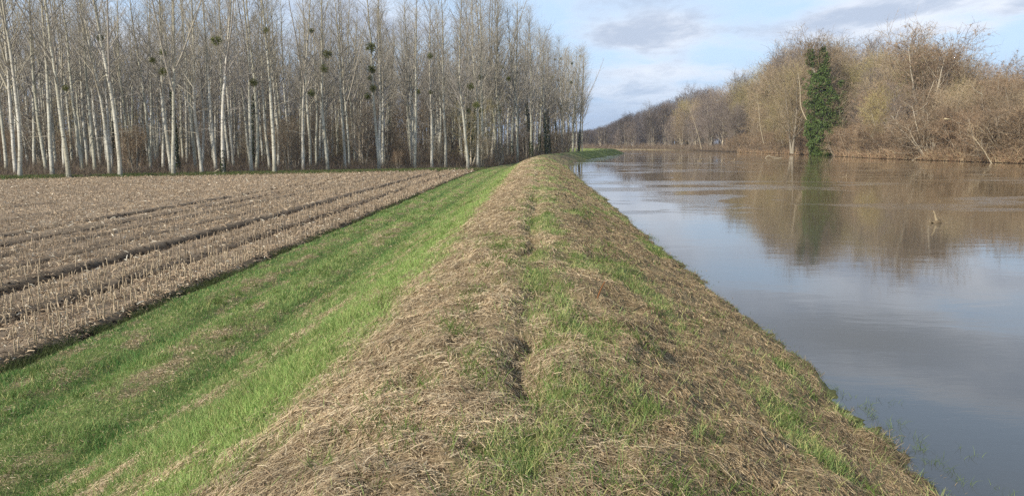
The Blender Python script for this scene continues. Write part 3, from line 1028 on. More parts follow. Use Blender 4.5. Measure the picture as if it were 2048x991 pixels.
US = [bush_proto(301, 7, 5, .35, 14, 8, 5, .010, 'pop_twig'), bush_proto(302, 8, 4, .25, 14, 8, 5, .010, 'twig_olive'), bush_proto(303, 5, 7, .5, 10, 8, 5, .010, 'twig_red')]
r2 = np.random.default_rng(55)
nb = 0
while nb < 75:
    y = 95 + 150 * r2.random(); x = (r2.random() * 0.78 - 0.68) * y
    b = y - front_y(x)
    if b < 14 or x - xc(y) > -10: continue
    k = r2.integers(3)
    lab = ['greyish bare understorey bush between the poplar rows', 'olive twiggy understorey bush between the poplar rows', 'rusty low thicket bush between the poplar rows'][k]
    place_tree('understorey_bush', US[k], (x, y, -.65), 0.7 + .9 * r2.random(), r2.random() * 6.28, lab, 'bush', ['grey', 'olive', 'rusty'][k] + ' bushes under the poplars')
    nb += 1
for (px, py, sc, k, lab) in ((757 + 35, 337, .55, 2, 'tangled bramble clump at the foot of the mistletoe poplar'), (830, 334, .5, 0, 'low bare bush left of the field corner poplar'),
                             (880, 333, .75, 0, 'arching twiggy bush behind the field corner poplar'), (1000, 330, .8, 0, 'bare bush at the wood edge beside the path')):
    p = pix(px, py, -.5)
    place_tree('bramble_bush', US[k], (p.x, p.y + 2, -.6), sc, px, lab, 'bush')

# ------------------------------------------------------------------ woods across the river
W = dict(
    tan=[bush_proto(401, 24, 3, .16, 16, 11, 9, .024, 'twig_tan', (25, 60)), bush_proto(402, 24, 4, .28, 14, 11, 9, .024, 'twig_tan', (30, 65))],
    olive=[bush_proto(403, 24, 3, .2, 16, 11, 9, .024, 'twig_olive', (22, 55)), bush_proto(404, 24, 5, .34, 12, 11, 8, .024, 'twig_olive', (22, 60))],
    grey=[bush_proto(405, 24, 2, .10, 24, 11, 9, .026, 'twig_grey', (22, 45)), bush_proto(406, 24, 3, .14, 18, 11, 9, .026, 'twig_grey', (22, 48))],
    dark=[bush_proto(407, 24, 3, .16, 16, 10, 8, .04, 'twig_dark', (22, 50))],
    red=[bush_proto(408, 9, 9, .5, 12, 9, 7, .020, 'twig_red', (30, 70), arch=.06), bush_proto(409, 9, 10, .7, 12, 9, 7, .020, 'twig_red', (30, 80), arch=.12)],
    leafy=[bush_proto(410, 18, 5, .3, 14, 11, 7, .022, 'twig_red', (30, 75), leaf=900, arch=.05)],
)


def sky_row(px):
    return np.interp(px, [1100, 1160, 1200, 1250, 1300, 1350, 1400, 1450, 1500, 1540, 1570, 1620, 1650, 1700, 1750, 1800, 1850, 1890, 1930, 1990, 2048, 2300],
                     [278, 268, 260, 238, 222, 200, 186, 176, 158, 120, 98, 92, 92, 100, 112, 78, 62, 88, 130, 120, 108, 90])


LAB = dict(tan='tan brown bare tree in the wood across the river', olive='olive tinged bare tree in the wood across the river',
           grey='grey bare tall tree rising behind the far bank wood', dark='dark distant bare tree at the river bend',
           leafy='shaggy bare tree with clumps of dead leaves across the river')
n_w = 0


def put_far_tree(kind, s, off, lab, grp, hfac, r3, wide=1.0):
    global n_w
    x, y = shore_pt(s, off); x = float(x); y = float(y)
    px = PW / 2 + FPX * x / y
    if y < 20 or px > 2330 or px < 1085: return None
    top = sky_row(px)
    H = (HZ - top) / FPX * y + CAMZ - 0.5
    H = max(5.0, H) * hfac * (.84 if px > 1880 else 1.0)
    pr = W[kind][r3.integers(len(W[kind]))]
    k = H / (pr['h'] * 0.97)
    n_w += 1
    return place_tree('bare_tree' if kind != 'red' else 'thicket', pr, (x, y, 0.5), (k * wide, k * wide, k), r3.random() * 6.28, lab, 'tree' if kind != 'red' else 'bush', grp)


r3 = np.random.default_rng(31)
s_near = 40.0
for row, (off, hf, step) in enumerate(((5, .62, 8.0), (12, .86, 7.5), (20, 1.0, 7.5), (30, 1.02, 9.0))):
    s = 20 + row * 3.0
    while s < SHA[-1]:
        x, y = shore_pt(s, off)
        px = PW / 2 + FPX * x / max(y, 1)
        far = y > 440
        if y > 0 and px < 2330:
            if far: kind = 'dark'
            else:
                w_ = r3.random()
                if px > 1900: kind = 'leafy' if w_ < .7 else 'tan'
                elif px < 1345: kind = 'grey' if w_ < .75 else 'dark'
                elif px < 1480: kind = 'grey' if w_ < .45 else ('tan' if w_ < .8 else 'olive')
                else: kind = 'olive' if w_ < .25 else ('leafy' if (w_ < .45 and px > 1680) else ('grey' if w_ > .78 else 'tan'))
            j = r3.normal() * 1.5
            put_far_tree(kind, s, off + j, LAB[kind], kind + ' trees across the river', hf * (0.88 + .16 * r3.random()), r3)
        s += step * (0.8 + .4 * r3.random()) * (1.0 if not far else 1.25) * (1 + max(0, y - 150) / 400)
# shrub belt at the waterline
s = 15.0
while s < SHA[-1]:
    x, y = shore_pt(s, 2.0)
    px = PW / 2 + FPX * x / max(float(y), 1)
    if y > 15 and px < 2330 and y < 300:
        pr = W['red'][r3.integers(2)]
        k = (0.55 + 0.45 * r3.random()) * (1.25 if px > 1850 else .9)
        x, y = shore_pt(s, 0.6 + 3.0 * r3.random())
        place_tree('thicket', pr, (float(x), float(y), 0.15), (k * 1.15, k * 1.15, k), r3.random() * 6.28,
                   'rusty brown tangled thicket leaning over the far waterline', 'bush', 'rusty thickets along the far waterline')
        n_w += 1
    s += 3.6 * (0.8 + .5 * r3.random()) * (1 + max(0, float(y) - 150) / 500)
print('FAR TREES', n_w)

# the ivy covered tree
p = pix(1642, 312, 0.0)
yv = p.y + 3.0
xv = p.x * yv / p.y


def ivy_tree():
    rr = np.random.default_rng(66)
    Y = yv; u = Y / FPX
    t = empty('ivy_covered_tree', (xv, yv, 0.2))
    tag(t, 'tall tree sheathed in dark green ivy standing at the far waterline', 'tree')
    H = (311 - 100) * u
    tr = Geo()
    main = np.array([[0, 0, 0], [0.3, 0, H * .2], [.4, 0, H * .4], [-.6, 0, H * .6], [-1.2, 0, H * .8], [-.4, 0, H * .95]])
    left = np.array([[-.6, 0, H * .55], [-1.5, 0, H * .66], [-3.0, 0, H * .78], [-4.0, 0, H * .85], [-3.7, 0, H * .92], [-4.1, 0, H * .99]])
    P = np.stack([main, left]); Rr = np.array([[.6, .5, .42, .34, .22, .1], [.3, .27, .22, .18, .13, .06]])
    v, q = tubes(P, Rr, 8); tr.add(v, q)
    tr.build('trunk', M['bark_dark'], t, True)
    cr = Geo()
    l1, r1, _ = grow(P, Rr, 22, (.3, 1), (30, 75), (3, 7), 7, rr, .12, .05, .4)
    v, q = tubes(l1, np.maximum(r1, .04), 4); cr.add(v, q)
    l2, r2_, _ = grow(l1, r1, 10, (.1, 1), (25, 65), (1, 3), 4, rr, .15, .04, .5)
    v, q = tubes(l2, np.maximum(r2_, .024), 3); cr.add(v, q)
    l3, r3_, _ = grow(l2, r2_, 7, (.1, 1), (25, 65), (.5, 1.5), 3, rr, .15, .02, .5)
    v, q = ribbons(l3, np.full(r3_.shape, .02), rr); cr.add(v, q)
    cr.build('crown', M['twig_tan'], t)
    # ivy: lumps of leaves round the stems, widths measured in the picture
    zz = np.array([0, 14, 40, 75, 110, 135, 165, 190, 205, 212]) * u
    hw = np.array([17, 23, 34, 37, 29, 20, 14, 10, 7, 2]) * u
    cxp = np.array([0, 0, 3, 5, 0, -8, -8, -6, -3, -3]) * u
    n = 2600
    z = rr.random(n) * zz[-1]
    z = zz[-1] * rr.random(n) ** 1.45
    rad = np.interp(z, zz, hw); cx = np.interp(z, zz, cxp)
    th = rr.random(n) * 6.283; k = rr.random(n) ** .5
    rad = rad * (.62 + .75 * fbm(z * .45, th * 0.9 + 3, 3))
    C = np.stack([cx + np.cos(th) * rad * k * 1.05, np.sin(th) * rad * k * .8, z], 1)
    # the left prong
    m = 230
    z = (150 + 58 * rr.random(m)) * u
    C2 = np.stack([np.interp(z, np.array([150, 175, 185, 208]) * u, np.array([-16, -26, -33, -28]) * u) + rr.normal(size=m) * 4 * u, rr.normal(size=m) * 4 * u, z], 1)
    m = 260
    z = (95 + 55 * rr.random(m)) * u
    C3 = np.stack([rr.normal(size=m) * 11 * u - 14 * u, rr.normal(size=m) * 7 * u, z], 1)
    m = 120
    C4 = np.stack([(22 + 22 * rr.random(m)) * u, rr.normal(size=m) * 3 * u, (110 + rr.normal(size=m) * 9) * u], 1)
    m = 150
    C5 = np.stack([(30 + 10 * rr.random(m)) * u, rr.normal(size=m) * 3 * u, (60 + 85 * rr.random(m)) * u], 1)
    C5 = C5[fbm(C5[:, 2] * .4, C5[:, 2] * 0, 2) > .5]
    C = np.concatenate([C, C2, C3, C4, C5])
    C = C[(C[:, 2] < 115 * u) | (fbm(C[:, 0] * .8 + 40, C[:, 2] * .55, 3, .6) > .43)]
    g = Geo(); v, q = leaf_cloud(C, .28 + .42 * rr.random(len(C)), 24, .17, rr); g.add(v, q)
    g.build('ivy', M['ivy'], t)


ivy_tree()

for (px, dy, kind, hh_, lab) in ((1580, 14, 'tan', 27, 'tan many stemmed bare tree just left of the ivy covered tree'), (1694, 12, 'olive', 24, 'olive tinged bare tree just right of the ivy covered tree'),
                                 (1640, 12, 'tan', 32, 'tall thin crowned tree rising behind the ivy covered tree')):
    Y_ = yv + dy; k_ = hh_ / 24
    place_tree('bare_tree', W[kind][0], ((px - PW / 2) / FPX * Y_, Y_, .4), (k_ * .8, k_ * .8, k_), px * .7, lab, 'tree')
# pale leaning trunks and lit branches that read in front of the thickets
def limb(name, pts, r0, r1, mat, label, cat, px_space=True, Y=None, sides=7):
    P = np.array([[(a - PW / 2) / FPX * Y, Y + (0 if i % 2 else .15), CAMZ + (HZ - b) / FPX * Y] for i, (a, b) in enumerate(pts)])
    o = P[0].copy(); P = P - o
    Ps = np.stack([np.interp(np.linspace(0, len(pts) - 1, 10), np.arange(len(pts)), P[:, k]) for k in range(3)], 1)[None]
    Rr = np.linspace(r0, r1, 10)[None]
    t = empty(name, tuple(o)); tag(t, label, cat)
    g = Geo(); v, q = tubes(Ps, Rr, sides); g.add(v, q); g.build('trunk', mat, t, True)
    rr = np.random.default_rng(int(pts[0][0]))
    l2, r2_, _ = grow(Ps, Rr, 12, (.3, 1), (25, 60), (1.0, 3.2), 5, rr, .12, .06, .4)
    g = Geo(); v, q = tubes(l2, np.maximum(r2_, .02), 3); g.add(v, q)
    l3, r3_, _ = grow(l2, r2_, 6, (.2, 1), (25, 60), (.5, 1.5), 3, rr, .12, .04, .5)
    v, q = ribbons(l3, np.full(r3_.shape, .015), rr); g.add(v, q)
    g.build('branches', M['twig_tan'], t)


M['pale_bark'] = mat_plant('pale_bark', (0.42, 0.36, 0.25), (0.50, 0.43, 0.30), vary=.25)
limb('leaning_tree', [(1622, 258), (1602, 236), (1592, 212), (1590, 180), (1585, 150)], .16, .05, M['pale_bark'], 'pale crooked leaning tree left of the ivy covered tree', 'tree', Y=205)
limb('leaning_tree', [(1523, 287), (1514, 250), (1510, 215), (1505, 185)], .12, .04, M['pale_bark'], 'thin pale leaning tree further left along the far bank', 'tree', Y=245)
limb('leaning_tree', [(1836, 292), (1833, 240), (1840, 205), (1852, 165)], .14, .05, M['pale_bark'], 'pale upright sapling pair above the reeds, left one', 'tree', Y=158)
limb('leaning_tree', [(1847, 292), (1848, 245), (1856, 205), (1862, 160)], .14, .05, M['pale_bark'], 'pale upright sapling pair above the reeds, right one', 'tree', Y=159)
limb('leaning_tree', [(1400, 298), (1394, 275), (1384, 245), (1372, 215)], .14, .05, M['pale_bark'], 'whitish tree on the far bank at the bend', 'tree', Y=325)
limb('fallen_branch', [(2040, 260), (2020, 266), (2000, 272)], .07, .03, M['pale_bark'], 'pale bare branch jutting from the right hand thicket', 'branch', Y=128)
limb('leaning_branch', [(1950, 192), (1935, 185), (1925, 172)], .09, .03, M['pale_bark'], 'curved pale bough high in the right hand wood', 'branch', Y=140)
limb('leaning_branch', [(1985, 335), (1960, 300), (1935, 270)], .10, .03, M['pale_bark'], 'pale dead stem leaning left at the far waterline', 'branch', Y=123)
limb('leaning_branch', [(2000, 312), (1975, 283), (1950, 255)], .09, .03, M['pale_bark'], 'second pale stem leaning left behind the waterline', 'branch', Y=127)
# freshly snapped bough, bright wood at the break
o = pix_dir(1888, 238); k = 138 / o.y
t = empty('snapped_bough', (o.x * k, 138, CAMZ + o.z * k)); tag(t, 'short snapped bough showing bright raw wood in the far thicket', 'branch')
g = Geo(); v, q = tubes(np.array([[[0, 0, 0], [.3, .1, .02], [.7, .2, -.03], [1.3, .3, -.05]]]), np.array([[.09, .13, .10, .06]]), 7); g.add(v, q)
g.build('broken_wood', mat_plant('raw_wood', (.75, .62, .36), (.80, .68, .42), vary=.1), t, True)

# reeds at the far waterline
r4 = np.random.default_rng(44)
rs = []
for px0, px1, n in ((1800, 1900, 420), (1480, 1620, 260), (1680, 1800, 200), (1900, 2080, 320)):
    px = px0 + (px1 - px0) * r4.random(n)
    py = np.interp(px, [1400, 1500, 1640, 1760, 1900, 2048, 2300], [302, 305.5, 311, 317, 322, 327, 334])
    for a, b in zip(px, py):
        w_ = pix(a, b, 0); rs.append((w_.x, w_.y + 0.5 + 2 * r4.random()))
g = Geo(); v, q, c = brush_mesh(np.array(rs), (1.2 + 4.5 * fbm(np.array(rs)[:, 0] * .35, np.array(rs)[:, 1] * .2, 3) ** 1.5), 5, 45, np.array([[.46, .36, .22], [.40, .28, .17], [.36, .23, .14]]), wid=.03, spread=.45, K=5, zb=.1); g.add(v, q, c=c)
tag(g.build('reeds', M['straw']), 'pale dry reeds and dead stems at the foot of the far wood', 'reeds', kind='stuff')
# mat of low brush filling the foot of the far wood
ss = 20 + 660 * r4.random(15000); oo = -0.3 + 25 * r4.random(15000)
bx, by = shore_pt(ss, oo)
g = Geo(); v, q, c = brush_mesh(np.column_stack([bx, by]), 2.2 + 3.5 * fbm(bx * .08, by * .08, 3), 7, 46, np.array([[.24, .18, .125], [.28, .215, .15], [.18, .14, .10]]), wid=.034, spread=.5, K=5, zb=.4); g.add(v, q, c=c)
tag(g.build('far_undergrowth', M['straw']), 'rusty brown brush filling the foot of the wood across the river', 'undergrowth', kind='stuff')

# far wood beyond the bend
g = Geo(); r5 = np.random.default_rng(48)
n = 900
px = 1090 + 330 * r5.random(n); Y = 620 + 260 * r5.random(n)
Hh = np.maximum(4, (HZ - sky_row(px)) / FPX * Y + 2.0) * (.8 + .3 * r5.random(n))
base = np.stack([(px - PW / 2) / FPX * Y, Y, np.full(n, 0.)], 1)
P = base[:, None] + np.stack([np.zeros((n, 4)), np.zeros((n, 4)), Hh[:, None] * np.linspace(0, 1, 4)], -1)
Rr = np.full((n, 4), .25) * np.linspace(1, .2, 4)
v, q = tubes(P, Rr, 4); g.add(v, q, c=(.10, .085, .075))
l1, r1, _ = grow(P, Rr, 20, (.08, .98), (25, 60), (4, 8), 4, r5, .1, .04, .4, lpow=.3)
v, q = ribbons(l1, np.full(r1.shape, .09), r5); g.add(v, q, c=(.12, .10, .09))
l2, r2_, _ = grow(l1, r1, 6, (.2, 1), (25, 60), (1.5, 3.5), 3, r5, .1, .04, .4)
v, q = ribbons(l2, np.full(r2_.shape, .06), r5); g.add(v, q, c=(.12, .10, .09))
tag(g.build('distant_wood', M['mass']), 'dark bare wood on the horizon beyond the river bend', 'wood', kind='stuff')


# ------------------------------------------------------------------ grass and mulch on the bank
def on_bank(u, s):
    lx, ly, nx, ny = line_at(s)
    return lx + nx * u, ly + ny * u, levee_z(u, s)


def sample_bank(n, s0, s1, u0, u1, pw, r):
    a = 1 - pw
    U = r.random(n)
    s = (s0 ** a + U * (s1 ** a - s0 ** a)) ** (1 / a) if abs(a) > 1e-6 else s0 * (s1 / s0) ** U
    u = u0 + (u1 - u0) * r.random(n)
    x, y, z = on_bank(u, s)
    ok = (np.abs(x) < 0.76 * y + 1.2) & (y > 2.2)
    return u[ok], s[ok], x[ok], y[ok], z[ok]


r6 = np.random.default_rng(91)


def blades(x, y, z, h, w, col, tilt, K, r, dirx=None, bend=0.5):
    N = len(x)
    az = r.random(N) * 6.283 if dirx is None else dirx + r.normal(size=N) * 0.6
    tl = tilt * (0.3 + 1.0 * r.random(N))
    p = np.column_stack([x, y, z - 0.01]); out = [p]
    for k in range(K - 1):
        a = tl + bend * k / max(K - 2, 1) * r.random(N)
        D = np.column_stack([np.cos(az) * np.sin(a), np.sin(az) * np.sin(a), np.cos(a)])
        p = p + D * (h / (K - 1))[:, None]; out.append(p)
    P = np.stack(out, 1)
    W_ = w[:, None] * np.linspace(1, .25, K)[None]
    v, q = ribbons(P, W_, r)
    return v, q, np.repeat(col, K * 2, 0)


# green grass
u, s, x, y, z = sample_bank(620000, 2.8, 105, -8.1, 3.45, 1.25, r6)
ga = green_amount(u, s)
keep = r6.random(len(u)) < np.clip(ga * 1.15 - 0.06, 0.02, 1)
u, s, x, y, z, ga = [a[keep] for a in (u, s, x, y, z, ga)]
lush = sstep(-1.6 - u, 0, 0.5)
n = fbm(u * 1.1 + 4, s * .7, 3)
patch = sstep(fbm(u * 1.7 + 40, s * 1.2, 3), .52, .68)
h = (0.030 + 0.050 * r6.random(len(u))) * (1 + 0.9 * lush * patch) * (0.75 + .5 * n) * (1 + 0.9 * (1 - lush) * r6.random(len(u)) * sstep(s, 14, 6))
w = 0.0016 * (1 + s / 7.0) * (0.7 + .6 * r6.random(len(u)))
lf = lush[:, None]; nn = n[:, None]; rnd = r6.random((len(u), 1))
cA = np.array([0.115, 0.215, 0.05]); cB = np.array([0.32, 0.43, 0.15]); cC = np.array([0.43, 0.43, 0.17])
col = cA * (1 - rnd) + cB * rnd
col = col * (.75 + .5 * nn)
band = np.exp(-((u + 2.4) / .8) ** 2)[:, None]                # brighter young grass on the slope
col = col * (1 + .25 * band) + np.array([.03, .02, 0]) * band
deepg = (np.exp(-((u + 6.55) / .35) ** 2) + np.exp(-((u + 4.85) / .3) ** 2) + np.exp(-((u + 7.7) / .4) ** 2))[:, None]
col = col * (1 - np.array([.55, .34, .45]) * np.clip(deepg, 0, 1))
yel = (r6.random(len(u)) < .22 + .25 * (1 - lush))[:, None]
col = np.where(yel, cC * (.7 + .6 * rnd), col)
v, q, c = blades(x, y, z, h, w, col, 0.5, 3, r6)
g = Geo(); g.add(v, q, c=c)
tag(g.build('grass', M['grass']), 'short fresh green grass on the flood bank and path', 'grass', kind='stuff')

# dry mulch: long pale stems lying flat, matted
u, s, x, y, z = sample_bank(1500000, 2.6, 95, -8.0, 3.4, 1.4, r6)
ga = green_amount(u, s)
hole = sstep(fbm(u * 2.3 + 3, s * 2.1 + 8, 4, .6), .38, .52)
keep = r6.random(len(u)) < np.clip(1.08 - ga, 0.05, 1) * (0.35 + 0.65 * hole)
u, s, x, y, z, ga = [a[keep] for a in (u, s, x, y, z, ga)]
N = len(u)
flow = (fbm(u * .7 + 30, s * .6, 2) - .5) * 5 + 0.9
az = flow + r6.normal(size=N) * 1.5
L = (0.018 + 0.09 * r6.random(N) ** 2.6) * (1 + s / 60) * (1 - .4 * sstep(-u, 1.9, 2.5))
w = 0.0009 * (1 + s / 5.0) * (0.6 + .9 * r6.random(N))
lift = r6.random(N) ** 2 * 0.035
tl = r6.normal(size=N) * 0.16
D = np.column_stack([np.cos(az) * np.cos(tl), np.sin(az) * np.cos(tl), np.sin(tl)])
# follow the slope of the ground
eps = 0.12
x2, y2, z2 = x + D[:, 0] * eps, y + D[:, 1] * eps, None
du = D[:, 0] * eps; ds = D[:, 1] * eps
slope = (levee_z(u + du, s + ds) - levee_z(u - du, s - ds)) / (2 * eps)
D[:, 2] += slope
p0 = np.column_stack([x, y, z + 0.004 + lift])
bendv = r6.normal(size=(N, 3)) * 0.22; bendv[:, 2] = -np.abs(bendv[:, 2]) * .3
p1 = p0 + D * L[:, None] * .5; p2 = p1 + (D + bendv) * L[:, None] * .5
P = np.stack([p0, p1, p2], 1)
a = np.column_stack([-D[:, 1], D[:, 0], r6.normal(size=N) * .5]); a /= np.linalg.norm(a, axis=1, keepdims=True)
Wd = w[:, None] * np.array([.9, 1, .5])
V = np.stack([P - a[:, None] * Wd[..., None], P + a[:, None] * Wd[..., None]], 2)
b = np.arange(N)[:, None] * 6; k = np.arange(2)[None] * 2
q = np.stack([b + k, b + k + 1, b + k + 3, b + k + 2], -1)
pal = np.array([1.05, 1.0, .91]) * np.array([[.60, .50, .34], [.50, .40, .27], [.38, .29, .19], [.70, .61, .45], [.25, .18, .12]])
col = pal[r6.choice(5, size=N, p=[.30, .27, .2, .1, .13])] * (.8 + .4 * r6.random((N, 1)))
mott = fbm(u * 2.2 + 70, s * 1.6, 4, .65)[:, None]
col = col * (.50 + 1.0 * mott)
mud = (sstep(z, .16, .03) * sstep(u, 2, 2.8))[:, None]
col = col * (1 - .35 * mud)
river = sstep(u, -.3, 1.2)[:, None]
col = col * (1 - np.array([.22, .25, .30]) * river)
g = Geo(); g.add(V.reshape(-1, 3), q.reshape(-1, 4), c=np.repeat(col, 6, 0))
tag(g.build('mown_straw', M['straw']), 'matted dry cut grass lying over the crest and river slope', 'mulch', kind='stuff')

# taller green tussocks near the camera on the crest and river slope
tus = []
for _ in range(620):
    ss_ = 3.0 + 26 * r6.random() ** 1.8; uu = -1.2 + 4.5 * r6.random()
    if fbm(np.array([uu * 1.3]), np.array([ss_ * .45 + 20]), 4, .6)[0] > .46: tus.append((uu, ss_))
for uu, ss_ in [(0.35, 3.6), (.55, 3.9), (.95, 4.0), (1.1, 4.3), (.75, 3.7), (1.3, 4.1), (-.55, 5.3), (-.45, 5.6), (.1, 6.2), (.2, 6.8), (1.0, 6.9), (.8, 7.2)] * 2: tus.append((uu + r6.normal() * .1, ss_ + r6.normal() * .1))
for _ in range(750):
    ss_ = 5.0 + 50 * r6.random() ** 1.6; uu = -7.9 + 6.0 * r6.random()
    if fbm(np.array([uu * 1.1 + 8]), np.array([ss_ * .5]), 3)[0] > .50 and abs(uu + 6.55) > .25 and abs(uu + 4.85) > .25: tus.append((uu, ss_))
tus = np.array(tus); nt = 34
tu = np.repeat(tus[:, 0], nt) + r6.normal(size=len(tus) * nt) * .065; ts = np.repeat(tus[:, 1], nt) + r6.normal(size=len(tus) * nt) * .07
tx, ty, tz = on_bank(tu, ts)
hh = (.06 + .13 * r6.random(len(tu))) * np.repeat(.5 + .6 * r6.random(len(tus)), nt)
rnd = r6.random((len(tu), 1))
col = np.array([.075, .13, .025]) * (1 - rnd) + np.array([.20, .27, .07]) * rnd
v, q, c = blades(tx, ty, tz, hh, .0021 * (1 + ts / 12) * (0.7 + .6 * r6.random(len(tu))), col, .55, 4, r6, bend=.9)
g = Geo(); g.add(v, q, c=c)
tag(g.build('grass_tussocks', M['grass']), 'taller green grass tufts pushing up through the mown straw', 'grass', kind='stuff')

# grass standing in the shallow water along the near waterline
pts = []
for (px, py, m) in ((1620, 745, 6), (1660, 775, 8), (1685, 790, 10), (1730, 815, 12), (1745, 835, 10), (1790, 850, 12), (1765, 800, 5), (1830, 880, 10), (1850, 905, 8), (1872, 925, 10),
                    (1925, 960, 6), (1900, 935, 6), (2000, 985, 6), (1925, 905, 4), (1605, 725, 6), (1575, 705, 5), (1915, 960, 5), (1540, 690, 5), (1505, 655, 4), (1380, 545, 8), (1330, 515, 6),
                    (1302, 478, 10), (1296, 474, 8), (1355, 530, 6), (1222, 432, 8), (1245, 440, 6), (1200, 395, 8)):
    p = pix(px, py, 0)
    for _ in range(m): pts.append((p.x + r6.normal() * .05 * (p.y / 8), p.y + r6.normal() * .08 * (p.y / 8), p.y))
pts = np.array(pts); pts = np.repeat(pts, 3, 0); pts[:, :2] += r6.normal(size=(len(pts), 2)) * .03
rnd = r6.random((len(pts), 1))
col = np.array([.09, .14, .03]) * (1 - rnd) + np.array([.22, .29, .09]) * rnd
v, q, c = blades(pts[:, 0], pts[:, 1], np.full(len(pts), -.01), (.03 + .085 * r6.random(len(pts))) * (1 + pts[:, 2] / 40), .0013 * (1 + pts[:, 2] / 10), col, .7, 4, r6, bend=.8)
g = Geo(); g.add(v, q, c=c)
# fringe of stems drooping into the water all along the bank
u, s, x, y, z = sample_bank(90000, 3, 95, 2.9, 4.2, 1.15, r6)
ok = (z < .12) & (z > -.16) & (fbm(s * 1.6, u * 1.5, 4, .6) > .34 + .9 * np.clip(-z, 0, 1)) & (r6.random(len(u)) < np.where(z < -.05, .35, 1))
x, y, z, s = x[ok], y[ok], z[ok], s[ok]
rnd = r6.random((len(x), 1))
col = np.where(r6.random((len(x), 1)) < .45, np.array([.40, .31, .20]) * (.5 + .6 * rnd), np.array([.10, .11, .04]) * (1 - rnd) + np.array([.22, .28, .09]) * rnd)
v, q, c = blades(x, y, np.maximum(z, -.012), (.03 + .10 * r6.random(len(x)) ** 2) * np.where(z < -.03, .5, 1), .0017 * (1 + s / 8), col, 1.2, 3, r6)
g.add(v, q, c=c)
tag(g.build('shoreline_grass', M['grass']), 'thin grass blades standing in the shallow water at the near bank', 'grass', kind='stuff')

# dark weeds along the furrow between grass and field
n = 30000
wu = -8.35 + r6.normal(size=n) * .22; ws = 5 * (100 / 5) ** r6.random(n)
ok = fbm(wu * 1.5 + 3, ws * .8, 3) > .47; wu, ws = wu[ok], ws[ok]
lx_, ly_, _a, _b = line_at(ws); wx_ = lx_ + _a * wu; wy_ = ly_ + _b * wu
rnd = r6.random((len(wu), 1))
col = np.array([.035, .06, .015]) * (1 - rnd) + np.array([.10, .12, .04]) * rnd
v, q, c = blades(wx_, wy_, np.full(len(wu), -.56), .08 + .12 * r6.random(len(wu)), .002 * (1 + ws / 7), col, .7, 3, r6)
g = Geo(); g.add(v, q, c=c)
tag(g.build('furrow_weeds', M['grass']), 'dark green weeds along the furrow between grass and stubble', 'weeds', kind='stuff')

# ------------------------------------------------------------------ maize stubble
rows = -8.75 - 0.75 * np.arange(75)
r7 = np.random.default_rng(17)
st = []
for ru in rows:
    ss = np.arange(6, 108, .17); ss = ss + r7.normal(size=len(ss)) * .03
    uu = ru + r7.normal(size=len(ss)) * .03 + .1 * (fbm(ss * .2, ss * 0 + ru, 2) - .5)
    st.append(np.column_stack([uu, ss]))
st = np.concatenate(st)


def on_field(u, s):
    lx, ly, nx, ny = line_at(np.minimum(s, 95)); e = np.maximum(s - 95, 0)
    return lx + nx * u + .033 * e, ly + ny * u + e


fx, fy = on_field(st[:, 0], st[:, 1])
ok = (fy < front_y(fx) - 2) & (np.abs(fx) < .72 * fy) & (rut_amount(st[:, 0], st[:, 1]) < .30)
ok &= r7.random(len(st)) < .95 - .35 * sstep(st[:, 1], 30, 80)
ok &= r7.random(len(st)) < 1 - .45 * sstep(-st[:, 0], 13, 22)
st, fx, fy = st[ok], fx[ok], fy[ok]
fz = field_z(st[:, 0], st[:, 1])
hs = (.17 + .22 * r7.random(len(st))) * (1 - .35 * sstep(-st[:, 0], 12, 20)) * np.where(r7.random(len(st)) < .15, .5, 1)
order = np.argsort(fx ** 2 + fy ** 2)
N = len(st)
tilt = r7.normal(size=(N, 2)) * .08
wfac = 1 + fy / 45
print('STALKS', N)

# prototypes for the nearest three hundred stalks
protos = []
for k in range(10):
    rk = np.random.default_rng(500 + k)
    g = Geo(); h = 1.0
    P = np.array([[[0, 0, -.05], [.01 * rk.normal(), .01 * rk.normal(), .35], [.02 * rk.normal(), .02 * rk.normal(), .7], [.03 * rk.normal(), .03 * rk.normal(), h]]])
    base = np.array([.44, .35, .235]) * (.85 + .3 * rk.random())
    v, q = tubes(P, np.array([[.036, .032, .032, .030]]), 7)
    cc_ = np.repeat(base[None], len(v), 0); cc_[:7] *= .5; g.add(v, q, c=cc_)
    top = P[0, -1]; th = np.arange(7) * 6.283 / 7
    ring = np.column_stack([np.cos(th) * .037, np.sin(th) * .037, rk.normal(size=7) * .04]) + top
    v = np.vstack([ring, top + [0, 0, -.03]]); g.add(v, t=np.array([[i, (i + 1) % 7, 7] for i in range(7)]), c=base * 1.25)
    for zz_ in (.3, .62):                                       # joints
        v, q = tubes(np.array([[[0, 0, zz_ - .02], [0, 0, zz_], [0, 0, zz_ + .02]]]), np.array([[.041, .052, .041]]), 7); g.add(v, q, c=base * .6)
    nl = rk.integers(0, 3)                                      # sheath scraps hanging off
    a0 = rk.random(nl) * 6.28; z0 = .2 + .6 * rk.random(nl)
    Q = np.stack([np.column_stack([np.cos(a0) * .04, np.sin(a0) * .04, z0]), np.column_stack([np.cos(a0) * .22, np.sin(a0) * .22, z0 + .15]), np.column_stack([np.cos(a0) * .42, np.sin(a0) * .42, z0 - .25])], 1)
    v, q = ribbons(Q, np.full((nl, 3), .035) * np.array([1, 1, .4]), rk); g.add(v, q, c=base * 1.15)
    protos.append(g.mesh('corn_stalk', M['stalk'], True))
NEAR = 300
for i in order[:NEAR]:
    o = bpy.data.objects.new('corn_stalk', protos[r7.integers(10)])
    link(o); o.location = (fx[i], fy[i], fz[i]); hk = hs[i]
    o.scale = (.30 * wfac[i], .30 * wfac[i], hk)
    o.rotation_euler = (tilt[i, 0], tilt[i, 1], r7.random() * 6.28)
    tag(o, 'short cut maize stalk standing in the nearest stubble rows', 'corn stalk', 'stalks in the nearest stubble rows')
rest = order[NEAR:]
